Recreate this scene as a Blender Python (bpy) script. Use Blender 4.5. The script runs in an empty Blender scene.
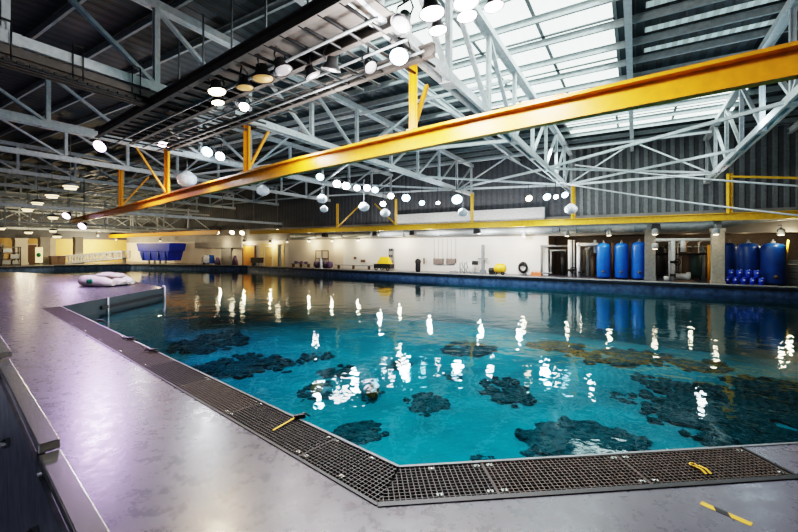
import bpy, bmesh, math, random
from mathutils import Vector, Matrix, noise
from mathutils.geometry import tessellate_polygon
random.seed(7)
C = bpy.context.scene.collection
PI = math.pi
# ---------------------------------------------------------------- places
F, HZ, EYE = 390.0, 249.0, 2.2           # focal length in pixels, horizon row, eye height
CU, SU = 0.855, 0.518
TH = math.atan2(-SU, CU)                 # the hall stands turned from the camera
def H(u, v, z=0.0): return Vector((CU*u + SU*v, -SU*u + CU*v, z))
def G(x, y, z=0.0):                      # point of a level plane seen at a pixel
    Y = F*(EYE - z)/(y - HZ); return Vector(((x-399)/F*Y, Y, z))
def P(x, y, v):                          # point of an upright plane v = const
    a = (x-399)/F; Y = v/(SU*a + CU); return Vector((a*Y, Y, EYE-(y-HZ)*Y/F))
def D(x, y, Y): return Vector(((x-399)/F*Y, Y, EYE-(y-HZ)*Y/F))
def UV(p): return (CU*p.x - SU*p.y, SU*p.x + CU*p.y)
# ---------------------------------------------------------------- materials
def mat(name, col, rough=0.5, metal=0.0, noise_amt=0.12, nscale=6.0, bump=0.0, spec=0.5, emit=None, estr=0.0):
    m = bpy.data.materials.new(name); m.use_nodes = True
    nt = m.node_tree; b = nt.nodes['Principled BSDF']
    b.inputs['Roughness'].default_value = rough; b.inputs['Metallic'].default_value = metal
    b.inputs['Specular IOR Level'].default_value = spec
    tc = nt.nodes.new('ShaderNodeTexCoord'); n = nt.nodes.new('ShaderNodeTexNoise')
    n.inputs['Scale'].default_value = nscale; n.inputs['Detail'].default_value = 5
    nt.links.new(tc.outputs['Object'], n.inputs['Vector'])
    r = nt.nodes.new('ShaderNodeValToRGB')
    lo = [max(0, c*(1-noise_amt*1.6)) for c in col]; hi = [min(1, c*(1+noise_amt)) for c in col]
    r.color_ramp.elements[0].color = (*lo, 1); r.color_ramp.elements[1].color = (*hi, 1)
    r.color_ramp.elements[0].position = 0.3; r.color_ramp.elements[1].position = 0.7
    nt.links.new(n.outputs['Fac'], r.inputs['Fac']); nt.links.new(r.outputs['Color'], b.inputs['Base Color'])
    if bump:
        bp = nt.nodes.new('ShaderNodeBump'); bp.inputs['Strength'].default_value = bump; bp.inputs['Distance'].default_value = 0.02
        nt.links.new(n.outputs['Fac'], bp.inputs['Height']); nt.links.new(bp.outputs['Normal'], b.inputs['Normal'])
    if emit:
        b.inputs['Emission Color'].default_value = (*emit, 1); b.inputs['Emission Strength'].default_value = estr
    return m
def lamp_mat(name, col, s):
    m = mat(name, (0.8, 0.8, 0.8), 0.3, emit=col, estr=s)
    try: m.cycles.emission_sampling = 'NONE'
    except Exception: pass
    return m
def ribbed(name, col, period, depth=0.03, axis='X', rough=0.6, dark=0.55, emit=None, estr=0):
    m = mat(name, col, rough, emit=emit, estr=estr); nt = m.node_tree; b = nt.nodes['Principled BSDF']
    tc = nt.nodes.new('ShaderNodeTexCoord'); sp = nt.nodes.new('ShaderNodeSeparateXYZ')
    nt.links.new(tc.outputs['Object'], sp.inputs[0])
    mu = nt.nodes.new('ShaderNodeMath'); mu.operation = 'MULTIPLY'; mu.inputs[1].default_value = 2*PI/period
    nt.links.new(sp.outputs[axis], mu.inputs[0])
    si = nt.nodes.new('ShaderNodeMath'); si.operation = 'SINE'; nt.links.new(mu.outputs[0], si.inputs[0])
    r = nt.nodes.new('ShaderNodeValToRGB'); r.color_ramp.elements[0].position = 0.35; r.color_ramp.elements[1].position = 0.6
    mp = nt.nodes.new('ShaderNodeMath'); mp.operation = 'MULTIPLY_ADD'; mp.inputs[1].default_value = .5; mp.inputs[2].default_value = .5
    nt.links.new(si.outputs[0], mp.inputs[0]); nt.links.new(mp.outputs[0], r.inputs['Fac'])
    old = b.inputs['Base Color'].links[0].from_socket
    mx = nt.nodes.new('ShaderNodeMix'); mx.data_type = 'RGBA'; mx.blend_type = 'MULTIPLY'; mx.inputs['Factor'].default_value = dark
    nt.links.new(old, mx.inputs['A']); nt.links.new(r.outputs['Color'], mx.inputs['B'])
    nt.links.new(mx.outputs['Result'], b.inputs['Base Color'])
    bp = nt.nodes.new('ShaderNodeBump'); bp.inputs['Strength'].default_value = 0.8; bp.inputs['Distance'].default_value = depth
    nt.links.new(r.outputs['Color'], bp.inputs['Height']); nt.links.new(bp.outputs['Normal'], b.inputs['Normal'])
    return m
M = dict(
    steel=mat('painted_steel', (0.58, 0.63, 0.65), 0.5),
    steel_dark=mat('grey_steel', (0.22, 0.24, 0.25), 0.5),
    ribfront=mat('pale_gallery_front', (.42, .44, .45), .6), 
    purlin=mat('purlin_grey', (0.34, 0.38, 0.39), 0.6),
    brown_steel=mat('brown_grey_steel', (0.12, 0.107, 0.098), 0.8),
    yellow=mat('yellow_paint', (0.80, 0.32, 0.012), 0.4, noise_amt=.1),
    yellow2=mat('lemon_yellow_paint', (0.76, 0.44, 0.03), 0.4),
    black=mat('black_metal', (0.012, 0.012, 0.013), 0.5),
    black_rubber=mat('black_rubber', (0.01, 0.01, 0.011), 0.75),
    white=mat('white_paint', (0.75, 0.76, 0.76), 0.4),
    cream=mat('cream_plaster', (0.68, 0.60, 0.50), 0.7, noise_amt=.05, nscale=.6),
    whitewall=mat('white_plaster', (0.74, 0.72, 0.68), 0.7, noise_amt=.04, nscale=.6),
    tan=mat('tan_plaster', (0.58, 0.38, 0.14), 0.7, noise_amt=.06, nscale=.6),
    greywall=mat('grey_plaster', (0.30, 0.29, 0.275), 0.7, nscale=.8),
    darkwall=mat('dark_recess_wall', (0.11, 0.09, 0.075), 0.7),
    ventgrey=mat('vent_brown_grey', (.26, .21, .19), .6), pillar=mat('pillar_grey', (.20, .19, .175), .7), pillar2=mat('pillar_cream', (.36, .32, .26), .7),
    brown=mat('brown_door', (0.12, 0.075, 0.045), 0.6),
    orange=mat('orange_door', (0.70, 0.30, 0.05), 0.6),
    blue=mat('blue_plastic', (0.008, 0.12, 0.50), 0.35, noise_amt=.15, nscale=2),
    blue_dark=mat('deep_blue_plastic', (0.008, 0.065, 0.26), 0.35, noise_amt=.15, nscale=2),
    blue_bin=mat('royal_blue_skin', (0.012, 0.05, 0.50), 0.5, noise_amt=.2, nscale=1),
    chrome=mat('stainless_steel', (0.55, 0.55, 0.52), 0.25, 1.0, noise_amt=.05, nscale=30),
    stain=mat('brushed_stainless', (0.66, 0.64, 0.60), 0.24, .92, noise_amt=.08, nscale=40),
    panel=mat('smoked_panel', (0.30, 0.315, 0.37), 0.25),
    grate_dark=mat('dark_brown_grating', (0.036, 0.030, 0.027), 0.6, nscale=12, noise_amt=.25),
    grate_tan=mat('tan_brown_grating', (0.070, 0.053, 0.042), 0.6, nscale=12, noise_amt=.25),
    grate_rim=mat('grey_metal_rim', (0.20, 0.22, 0.23), 0.35, .6),
    trough=mat('trough_black', (0.008, 0.008, 0.008), 0.7),
    band=mat('blue_tile_band', (0.075, 0.13, 0.24), 0.35, nscale=3, noise_amt=.35),
    dockface=mat('slate_dock_face', (0.030, 0.045, 0.055), 0.5, nscale=2),
    poolwall=mat('teal_pool_wall', (0.01, 0.22, 0.26), 0.7, nscale=1),
    poolfloor=mat('teal_pool_floor', (0.002, 0.185, 0.24), 0.9, nscale=.35, noise_amt=.22, spec=0),
    coral=mat('dark_teal_coral', (0.002, 0.050, 0.062), 1.0, nscale=5, noise_amt=.3, spec=0),
    coral_orange=mat('rusty_coral', (0.22, 0.10, 0.02), 0.9, spec=0),
    copper=mat('bronze_reflector', (0.60, 0.32, 0.10), 0.4, .2, emit=(1, .6, .2), estr=.25),
    raft=mat('off_white_rubber', (0.78, 0.72, 0.60), 0.5),
    green=mat('green_patch', (0.02, 0.28, 0.13), 0.5),
    darkgreen=mat('dark_green_paint', (0.02, 0.05, 0.045), 0.5),
    red=mat('orange_red', (0.65, 0.16, 0.06), 0.5),
    purple=mat('purple_cloth', (0.10, 0.07, 0.14), 0.8),
    duct=mat('galvanised_duct', (0.22, 0.25, 0.265), 0.5, .2),
    roof=ribbed('roof_sheeting', (0.026, 0.042, 0.050), 0.5, .05, 'X', .6, .5),
    uppergrey=ribbed('upper_grey_wall', (0.085, 0.095, 0.11), 0.5, .05, 'X', .6, .2),
    ribwall=ribbed('ribbed_grey_wall', (0.22, 0.24, 0.25), 0.55, .1, 'X', .6, .55),
    skylight=ribbed('skylight_sheeting', (0.8, 0.85, 0.8), 0.35, .03, 'X', .6, .3, emit=(0.86, 1.0, 0.93), estr=2.6),
    dashes=ribbed('dashed_light_strip', (0.5, 0.6, 0.6), 0.35, .02, 'X', .6, .9, emit=(.7, .9, .9), estr=.35),
    frosted=mat('frosted_sheeting', (0.45, 0.5, 0.5), 0.6, emit=(.8, .95, .95), estr=.25),
    lamp_white=lamp_mat('lamp_white', (1.0, 0.96, 0.98), 30),
    lamp_blue=lamp_mat('lamp_bluish', (0.50, 0.80, 1.0), 14),
    lamp_pink=lamp_mat('lamp_pinkish', (1.0, 0.74, 0.86), 12),
    lamp_violet=lamp_mat('lamp_violet', (0.80, 0.58, 1.0), 14),
    lamp_warm=lamp_mat('lamp_warm', (1.0, 0.80, 0.50), 11),
    lamp_amber=lamp_mat('lamp_amber', (1.0, 0.74, 0.40), 2.6),
    lens_grey=mat('grey_lens', (0.42, 0.40, 0.42), 0.3),
    globe=mat('milky_globe', (0.62, 0.66, 0.70), 0.25, emit=(.85, .92, 1), estr=.12),
)
# the polished deck
def deck_mat():
    m = mat('polished_grey_deck', (0.070, 0.065, 0.084), 0.3, nscale=3, noise_amt=.10, spec=.8); nt = m.node_tree; b = nt.nodes['Principled BSDF']
    tc = nt.nodes.new('ShaderNodeTexCoord')
    n = nt.nodes.new('ShaderNodeTexNoise'); n.inputs['Scale'].default_value = 5; n.inputs['Detail'].default_value = 10; n.inputs['Roughness'].default_value = .75
    nt.links.new(tc.outputs['Object'], n.inputs['Vector'])
    mr = nt.nodes.new('ShaderNodeMapRange'); mr.inputs['From Min'].default_value = .3; mr.inputs['From Max'].default_value = .7; mr.inputs['To Min'].default_value = 0.20; mr.inputs['To Max'].default_value = 0.38
    nt.links.new(n.outputs['Fac'], mr.inputs['Value']); nt.links.new(mr.outputs['Result'], b.inputs['Roughness'])
    n2 = nt.nodes.new('ShaderNodeTexNoise'); n2.inputs['Scale'].default_value = 14; n2.inputs['Detail'].default_value = 6
    nt.links.new(tc.outputs['Object'], n2.inputs['Vector'])
    bp = nt.nodes.new('ShaderNodeBump'); bp.inputs['Strength'].default_value = .12; bp.inputs['Distance'].default_value = .01
    nt.links.new(n2.outputs['Fac'], bp.inputs['Height']); nt.links.new(bp.outputs['Normal'], b.inputs['Normal'])
    n3 = nt.nodes.new('ShaderNodeTexNoise'); n3.inputs['Scale'].default_value = 11; n3.inputs['Detail'].default_value = 12; n3.inputs['Roughness'].default_value = .72; n3.inputs['Distortion'].default_value = .6
    nt.links.new(tc.outputs['Object'], n3.inputs['Vector'])
    r = nt.nodes.new('ShaderNodeValToRGB'); r.color_ramp.elements[0].position = .22; r.color_ramp.elements[0].color = (.45, .45, .48, 1)
    r.color_ramp.elements[1].position = .50; r.color_ramp.elements[1].color = (1, 1, 1, 1)
    nt.links.new(n3.outputs['Fac'], r.inputs['Fac'])
    mx = nt.nodes.new('ShaderNodeMix'); mx.data_type = 'RGBA'; mx.blend_type = 'MULTIPLY'; mx.inputs['Factor'].default_value = .16
    nt.links.new(b.inputs['Base Color'].links[0].from_socket, mx.inputs['A']); nt.links.new(r.outputs['Color'], mx.inputs['B'])
    nt.links.new(mx.outputs['Result'], b.inputs['Base Color'])
    return m
M['deck'] = deck_mat()
def water_mat():
    m = bpy.data.materials.new('pool_water'); m.use_nodes = True; nt = m.node_tree
    nt.nodes.clear(); N = nt.nodes.new; L = nt.links.new
    out = N('ShaderNodeOutputMaterial'); mix = N('ShaderNodeMixShader'); tr = N('ShaderNodeBsdfTransparent'); gl = N('ShaderNodeBsdfGlossy'); fr = N('ShaderNodeFresnel')
    tr.inputs['Color'].default_value = (0.62, 0.95, 0.97, 1); gl.inputs['Roughness'].default_value = 0.03; gl.inputs['Color'].default_value = (.90, .97, 1, 1)
    fr.inputs['IOR'].default_value = 1.40
    tc = N('ShaderNodeTexCoord')
    n1 = N('ShaderNodeTexNoise'); n1.inputs['Scale'].default_value = 0.9; n1.inputs['Detail'].default_value = 2
    n2 = N('ShaderNodeTexNoise'); n2.inputs['Scale'].default_value = 4.0; n2.inputs['Detail'].default_value = 2
    for n in (n1, n2): L(tc.outputs['Object'], n.inputs['Vector'])
    b1 = N('ShaderNodeBump'); b1.inputs['Strength'].default_value = 1.0; b1.inputs['Distance'].default_value = 0.020
    b2 = N('ShaderNodeBump'); b2.inputs['Strength'].default_value = 1.0; b2.inputs['Distance'].default_value = 0.0055
    L(n1.outputs['Fac'], b1.inputs['Height']); L(n2.outputs['Fac'], b2.inputs['Height']); L(b1.outputs['Normal'], b2.inputs['Normal'])
    L(b2.outputs['Normal'], gl.inputs['Normal']); L(b2.outputs['Normal'], fr.inputs['Normal'])
    L(fr.outputs['Fac'], mix.inputs['Fac']); L(tr.outputs[0], mix.inputs[1]); L(gl.outputs[0], mix.inputs[2]); L(mix.outputs[0], out.inputs['Surface'])
    return m
M['water'] = water_mat()
# ---------------------------------------------------------------- mesh builder
class MB:
    def __init__(s): s.bm = bmesh.new()
    def quadstrip(s, rings, closed=True, caps=True, smooth=False):
        vs = [[s.bm.verts.new(p) for p in r] for r in rings]
        n = len(vs[0])
        for a, b in zip(vs, vs[1:]):
            for i in range(n if closed else n-1):
                f = s.bm.faces.new((a[i], a[(i+1) % n], b[(i+1) % n], b[i])); f.smooth = smooth
        if caps and closed:
            s.bm.faces.new(list(reversed(vs[0]))); s.bm.faces.new(vs[-1])
        return s
    def box(s, c, d, rz=0.0, taper=1.0):
        c = Vector(c); R = Matrix.Rotation(rz, 3, 'Z')
        rings = []
        for z, t in ((-.5, 1.0), (.5, taper)):
            rings.append([c + R @ Vector((x*d[0]*t, y*d[1]*t, z*d[2])) for x, y in ((-.5, -.5), (.5, -.5), (.5, .5), (-.5, .5))])
        return s.quadstrip(rings)
    def _frame(s, a, b, up=(0, 0, 1)):
        t = (b-a).normalized(); up = Vector(up)
        if abs(t.dot(up)) > .98: up = Vector((1, 0, 0))
        x = t.cross(up).normalized(); y = x.cross(t).normalized(); return t, x, y
    def prof(s, a, b, pts, up=(0, 0, 1)):
        a, b = Vector(a), Vector(b); t, x, y = s._frame(a, b, up)
        return s.quadstrip([[p + x*q[0] + y*q[1] for q in pts] for p in (a, b)])
    def bar(s, a, b, w, h=None, up=(0, 0, 1)):
        h = h or w; return s.prof(a, b, [(-w/2, -h/2), (w/2, -h/2), (w/2, h/2), (-w/2, h/2)], up)
    def ibeam(s, a, b, w, h, tf, tw, up=(0, 0, 1)):
        W, K = w/2, h/2
        pts = [(-W, -K), (W, -K), (W, -K+tf), (tw/2, -K+tf), (tw/2, K-tf), (W, K-tf), (W, K), (-W, K), (-W, K-tf), (-tw/2, K-tf), (-tw/2, -K+tf), (-W, -K+tf)]
        return s.prof(a, b, pts, up)
    def channel(s, a, b, w, h, t, up=(0, 0, 1)):
        W, K = w/2, h/2
        return s.prof(a, b, [(-W, -K), (W, -K), (W, -K+t), (-W+t, -K+t), (-W+t, K-t), (W, K-t), (W, K), (-W, K)], up)
    def tube(s, pts, r, n=10, radii=None):
        pts = [Vector(p) for p in pts]; rings = []
        for i, p in enumerate(pts):
            a = pts[max(0, i-1)]; b = pts[min(len(pts)-1, i+1)]
            t, x, y = s._frame(a, b); rr = radii[i] if radii else r
            rings.append([p + (x*math.cos(2*PI*k/n) + y*math.sin(2*PI*k/n))*rr for k in range(n)])
        return s.quadstrip(rings, smooth=True)
    def lathe(s, prof, c=(0, 0, 0), n=20, axis=None):
        c = Vector(c); R = Matrix.Identity(3)
        if axis is not None: R = Vector((0, 0, 1)).rotation_difference(Vector(axis)).to_matrix()
        rings = [[c + R @ Vector((max(r, .0005)*math.cos(2*PI*k/n), max(r, .0005)*math.sin(2*PI*k/n), z)) for k in range(n)] for r, z in prof]
        return s.quadstrip(rings, smooth=True)
    def torus(s, c, R0, r, axis=(0, 0, 1), n=24, k=8, sx=1, sy=1):
        Q = Vector((0, 0, 1)).rotation_difference(Vector(axis)).to_matrix(); c = Vector(c); rings = []
        for i in range(n+1):
            a = 2*PI*i/n; rings.append([c + Q @ Vector(((R0+r*math.cos(b))*math.cos(a)*sx, (R0+r*math.cos(b))*math.sin(a)*sy, r*math.sin(b))) for b in [2*PI*j/k for j in range(k)]])
        return s.quadstrip(rings, caps=False, smooth=True)
    def poly(s, pts, thick=0.0):
        top = [s.bm.verts.new(p) for p in pts]; s.bm.faces.new(top)
        return s
    def blob(s, c, r, sub=3, amp=.35, fr=1.4, flat=1.0, seed=0):
        ret = bmesh.ops.create_icosphere(s.bm, subdivisions=sub, radius=1.0)
        off = Vector((seed*3.7, seed*1.3, seed*2.1)); c = Vector(c)
        for v in ret['verts']:
            d = v.co.normalized(); k = 1 + amp*noise.noise(d*fr+off) + amp*.6*noise.noise(d*fr*3.1+off)
            v.co = c + Vector((d.x*r*k, d.y*r*k, d.z*r*k*flat))
        return s
    def build(s, name, m, parent=None, loc=(0, 0, 0), rz=0, clean=True):
        if clean: bmesh.ops.remove_doubles(s.bm, verts=s.bm.verts, dist=1e-5)
        bmesh.ops.recalc_face_normals(s.bm, faces=s.bm.faces)
        me = bpy.data.meshes.new(name); s.bm.to_mesh(me); s.bm.free()
        me.materials.append(m if not isinstance(m, str) else M[m])
        o = bpy.data.objects.new(name, me); C.objects.link(o)
        o.location = loc; o.rotation_euler = (0, 0, rz)
        if parent: o.parent = parent
        return o
def thing(name, label, cat, loc=(0, 0, 0), rz=0, group=None):
    o = bpy.data.objects.new(name, None); C.objects.link(o); o.location = loc; o.rotation_euler = (0, 0, rz); o.empty_display_size = .2
    o['label'] = label; o['category'] = cat
    if group: o['group'] = group
    return o
def tag(o, label, cat, group=None):
    o['label'] = label; o['category'] = cat
    if group: o['group'] = group
    return o
def struct(o): o['kind'] = 'structure'; return o
def dup(root, loc, rz=None, label=None, group=None):
    r = root.copy(); C.objects.link(r); r.location = loc
    if rz is not None: r.rotation_euler = (0, 0, rz)
    if label: r['label'] = label
    if group: r['group'] = group
    for ch in root.children:
        c = ch.copy(); C.objects.link(c); c.parent = r
        for g in ch.children:
            d = g.copy(); C.objects.link(d); d.parent = c
    return r
V3 = Vector
# ---------------------------------------------------------------- camera
cd = bpy.data.cameras.new('camera'); cam = bpy.data.objects.new('camera', cd); C.objects.link(cam)
cam.location = (0, 0, EYE); cam.rotation_euler = (PI/2, 0, 0)
cd.sensor_width = 36; cd.lens = F/798*36; cd.shift_y = -(266-HZ)/798; cd.clip_start = .05; cd.clip_end = 400
bpy.context.scene.camera = cam
# ---------------------------------------------------------------- pool outline
WZ = -0.60                                # water level
FZ = -4.2                                 # pool bottom
eL = V3((-.762, .648, 0)); nL = V3((.648, .762, 0)); GW = .57
Ci = V3((0, 3.94, 0)); LLEN = 17.0
eR = V3((.9948, .1016, 0)); nR = V3((-.1016, .9948, 0))
L1 = Ci + eL*LLEN; L1o = L1 - nL*GW
# outer corner: where the two outer lines meet
def meet(p, d, q, e):
    k = d.x*e.y - d.y*e.x; w = q-p; t = (w.x*e.y - w.y*e.x)/k; return p + d*t
Co = meet(Ci-nL*GW, eL, Ci-nR*GW, eR)
RLEN = 3.82
R1 = Ci + eR*RLEN; R1o = R1 - nR*GW
D1 = G(163.6, 287.6); D2 = G(136, 281.7); D3 = G(100, 275.6); D4 = G(0, 272)
far = [V3((-47, 40.5, 0)), V3((-50, 46, 0)), V3((-46, 52, 0)), V3((-39, 56.5, 0)), V3((-20, 51.5, 0)), H(-27, 32.0), H(-8, 31.2), H(3, 30.6), H(16, 30.4)]
right = [V3((31, 15, 0)), V3((18, 8.5, 0)), V3((10, 5.9, 0)), V3((6.5, 4.63, 0))]
pool = [Ci, L1, D1, D2, D3, D4] + far + right + [R1]
hole = [Co, L1o, L1, D1, D2, D3, D4] + far + right + [R1, R1o]
outer = [H(-80, -25), H(40, -25), H(40, 42), H(-80, 42)]
well = [eL*e_ + nL*n_ for e_, n_ in ((-2.5, -2.5), (-2.5, .43), (9.0, .43), (9.0, -2.5))]
def deck_mesh():
    bm = bmesh.new(); loops = [[p.copy() for p in outer], [p.copy() for p in hole], [p.copy() for p in well]]
    pts = [p for l in loops for p in l]; vs = [bm.verts.new((p.x, p.y, 0)) for p in pts]
    for t in tessellate_polygon(loops):
        try: bm.faces.new([vs[i] for i in t])
        except ValueError: pass
    bmesh.ops.recalc_face_normals(bm, faces=bm.faces)
    me = bpy.data.meshes.new('floor'); bm.to_mesh(me); bm.free()
    if me.polygons[0].normal.z < 0: me.flip_normals()
    me.materials.append(M['deck']); o = bpy.data.objects.new('floor', me); C.objects.link(o); return struct(o)
deck_mesh()
def flat(name, pts, z, m):
    bm = bmesh.new(); vs = [bm.verts.new((p.x, p.y, z)) for p in pts]
    for t in tessellate_polygon([[V3((p.x, p.y, 0)) for p in pts]]): bm.faces.new([vs[i] for i in t])
    bmesh.ops.recalc_face_normals(bm, faces=bm.faces)
    me = bpy.data.meshes.new(name); bm.to_mesh(me); bm.free()
    if me.polygons[0].normal.z < 0: me.flip_normals()
    me.materials.append(M[m]); o = bpy.data.objects.new(name, me); C.objects.link(o); return struct(o)
flat('lower_floor', well, -2.0, 'panel')
flat('pool_floor', pool, FZ, 'poolfloor')
flat('pool_water', pool, WZ, 'water')
def strip(name, pts, z0, z1, m, closed=False):
    bm = bmesh.new(); q = list(pts) + ([pts[0]] if closed else [])
    a = [bm.verts.new((p.x, p.y, z0)) for p in q]; b = [bm.verts.new((p.x, p.y, z1)) for p in q]
    for i in range(len(q)-1): bm.faces.new((a[i], a[i+1], b[i+1], b[i]))
    me = bpy.data.meshes.new(name); bm.to_mesh(me); bm.free(); me.materials.append(M[m])
    o = bpy.data.objects.new(name, me); C.objects.link(o); return struct(o)
strip('floor_edge', well, -2.0, 0, 'panel', True)
strip('pool_wall', pool, FZ, WZ-.25, 'poolwall', True)
strip('pool_wall_band', far, WZ-.25, 0, 'band')
strip('pool_wall_side', [far[-1]] + right + [R1, Ci, L1], WZ-.25, -.06, 'band')
strip('dock_face', [L1, D1, D2, D3, D4, far[0]], WZ-.25, 0, 'dockface')
# coping along the far edge
mb = MB()
for a, b in zip(far, far[1:]): mb.bar(a+V3((0, 0, .03)), b+V3((0, 0, .03)), .45, .06)
struct(mb.build('trim_1', M['greywall']))
mb = MB()
for a, b in zip(far, far[1:]): mb.bar(a+V3((0, 0, -.16)), b+V3((0, 0, -.16)), .24, .10)
struct(mb.build('trim_2', M['black']))
# trough under the gratings
flat('trough_floor', [Ci, L1, L1o, Co], -.16, 'trough'); flat('trough_floor', [Ci, Co, R1o, R1], -.16, 'trough')
strip('trough_wall', [L1o, Co, R1o, R1], -.16, 0, 'trough')
# metal rims
mb = MB()
mb.bar(L1+V3((0, 0, -.03)), Ci+V3((0, 0, -.03)), .035, .075); mb.bar(Ci+V3((0, 0, -.03)), right[-1]+V3((0, 0, -.03)), .035, .075)
struct(mb.build('trim_3', M['grate_rim']))
mb = MB()
mb.bar(L1o+V3((0, 0, -.015)), Co+V3((0, 0, -.015)), .035, .05); mb.bar(Co+V3((0, 0, -.015)), R1o+V3((0, 0, -.015)), .06, .05)
mb.bar(R1o+V3((0, 0, -.015)), R1+V3((0, 0, -.015)), .03, .05)
struct(mb.build('trim_4', M['black']))
# dark strip standing in for the dock side's reflection, dock joint and corner pole
mb = MB(); q = [L1 + (D1-L1)*.30, L1 + (D1-L1)*.97]
mb.bar(q[0]+V3((0.05, -.05, -.38)), q[1]+V3((0.05, -.05, -.38)), .07, .14)
tag(mb.build('dock_reflection', 'black_rubber'), 'dark strip painted as the reflection along the slate dock side', 'bumper')
mb = MB(); p = D1 + V3((.10, -.05, 0)); mb.tube([p+V3((0, 0, -1.6)), p+V3((0, 0, .02)), p+V3((-.03, 0, .09)), p+V3((-.14, .05, .09))], .045)
tag(mb.build('dock_pole', 'white'), 'thin white pole at the dock corner reaching into the water', 'pole')
mb = MB(); p = L1 + (D1-L1)*.36 + V3((.06, -.05, 0)); mb.tube([p+V3((0, 0, -1.4)), p+V3((0, 0, .04))], .03)
tag(mb.build('dock_post', 'white'), 'thin pale post on the dock side near the end of the gratings', 'post')
# ---------------------------------------------------------------- gratings
def grating(a, e, n, s0, s1, mitre0, mitre1, label, m, group):
    """bars between distance s0 and s1 along e, from the inner edge (0) to GW outwards; the mitres shorten one side"""
    o = a + e*s0
    t = thing('grating_panel', label, 'grating', o, 0, group)
    mb = MB(); cell = .0475; nc = 12; dep = .038; bw = .009
    def ends(k):                           # k = 0 inner .. 1 outer
        return (mitre0*k*GW, (s1-s0) + mitre1*k*GW)
    for i in range(nc+1):
        k = i/nc; x0, x1 = ends(k); y = -.012 - k*(GW-.03)
        mb.bar(e*x0 + n*y + V3((0, 0, -dep/2)), e*x1 + n*y + V3((0, 0, -dep/2)), bw*(1.6 if i in (0, nc) else 1), dep)
    L = s1-s0; lo = min(0, mitre0*GW); hi = max(L, L+mitre1*GW); cnt = int((hi-lo)/cell)
    for j in range(cnt+1):
        x = lo + (hi-lo)*j/cnt
        k0, k1 = 0.0, 1.0
        if mitre0 < 0 and x < 0: k0 = min(1, x/(mitre0*GW))
        if mitre0 > 0 and x < mitre0*GW: k1 = x/(mitre0*GW)
        if mitre1 > 0 and x > L: k0 = (x-L)/(mitre1*GW)
        if k1-k0 < .03: continue
        ya, yb = -.012-k0*(GW-.03), -.012-k1*(GW-.03)
        mb.bar(e*x + n*ya + V3((0, 0, -dep/2-.0015)), e*x + n*yb + V3((0, 0, -dep/2-.0015)), bw*(1.8 if j in (0, cnt) else 1), dep)
    mb.build('grid', m, t, clean=False)
    for sx in (.06, L-.06):
        if mitre0 and sx < .1: sx += .25
        for ky in (.12, .85):
            c = MB(); c.box(e*sx + n*(-ky*GW) + V3((0, 0, .004)), (.055, .035, .006), math.atan2(e.y, e.x))
            c.lathe([(.012, 0), (.012, .006), (.0, .007)], e*sx + n*(-ky*GW) + V3((0, 0, .007)), 8)
            c.build('fixing_clip', M['chrome'], t)
    return t
halfL = (Co-Ci).dot(eL)/GW; halfR = (Co-Ci).dot(eR)/GW
# the corner mitre: along the left run the outer edge starts at halfL*GW, along the right run at halfR*GW
tone = ['dark', 'dark', 'tan', 'dark', 'tan', 'tan', 'tan', 'tan', 'tan', 'tan', 'tan']
ordn = ['', 'second', 'third', 'fourth', 'fifth', 'sixth', 'seventh', 'eighth', 'ninth', 'tenth', 'eleventh', 'last']
s = 0.0; cuts = [0, .95] + [.95+1.62*k for k in range(1, 11)]
cuts[-1] = min(cuts[-1], LLEN); cuts = [c for c in cuts if c < LLEN-.3] + [LLEN]
for i in range(len(cuts)-1):
    lab = ('short dark mitred grating panel on the long pool side of the corner' if i == 0 else
           '%s %s walkway grating panel from the pool corner on the long side' % (ordn[i+1], 'dark' if tone[i] == 'dark' else 'tan brown'))
    grating(Ci, eL, nL, cuts[i]+.006, cuts[i+1]-.006, halfL if i == 0 else 0, 0, lab, 'grate_'+tone[i], 'gratings along the long pool side')
rc = [0, .85, 2.33, RLEN-.03]
for i, lab in enumerate(['small mitred grating panel right at the corner on the short side', 'middle brown grating panel of the short run past the corner', 'end brown grating panel with a yellow tag tied to it']):
    grating(Ci, eR, nR, rc[i]+.006, rc[i+1]-.006, halfR if i == 0 else 0, 0, lab, 'grate_dark' if i == 0 else 'grate_tan', 'gratings along the short pool side')
# tags tied to the gratings, tape on the deck
def tape_tag(p, d, label, n=2):
    mb = MB(); s_ = Vector((-d.y, d.x, 0))
    for k in range(n):
        q = p + s_*(.05*k)
        mb.prof(q, q + d*.10 + V3((0, 0, .02)), [(-.012, 0), (.012, 0), (.012, .003), (-.012, .003)])
        mb.prof(q + d*.10 + V3((0, 0, .02)), q + d*.16 + V3((0, 0, .004)), [(-.012, 0), (.012, 0), (.012, .003), (-.012, .003)])
    mb.torus(p + V3((0, 0, .01)), .03, .006, (0, 0, 1), 12, 6)
    return tag(mb.build('tape_tag', 'yellow2'), label, 'tag')
tape_tag(G(693, 466)+V3((0, 0, .006)), V3((.05, -1, 0)).normalized(), 'yellow tape tag tied to the short run of grating')
a, b = G(295, 420), G(273, 431); mb = MB(); mb.prof(b+V3((0, 0, .006)), a+V3((0, 0, .03)), [(-.014, 0), (.014, 0), (.014, .004), (-.014, .004)])
t = tag(mb.build('tape_tag', 'yellow2'), 'yellow strap hooked over a dark grating on the long side', 'tag')
mb = MB(); mb.box(a+V3((.05, .04, .03)), (.14, .05, .05), .4); mb.tube([a+V3((.0, 0, .02)), a+V3((.1, .08, .06)), a+V3((.16, .12, .0))], .012); mb.build('strap_hook', 'black', t)
A, B = G(701, 503), G(752, 525); d = (B-A); per = V3((-d.y, d.x, 0)).normalized()*.03
root = thing('hazard_tape', 'yellow and black striped tape strip stuck on the grey deck', 'tape', A)
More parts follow.
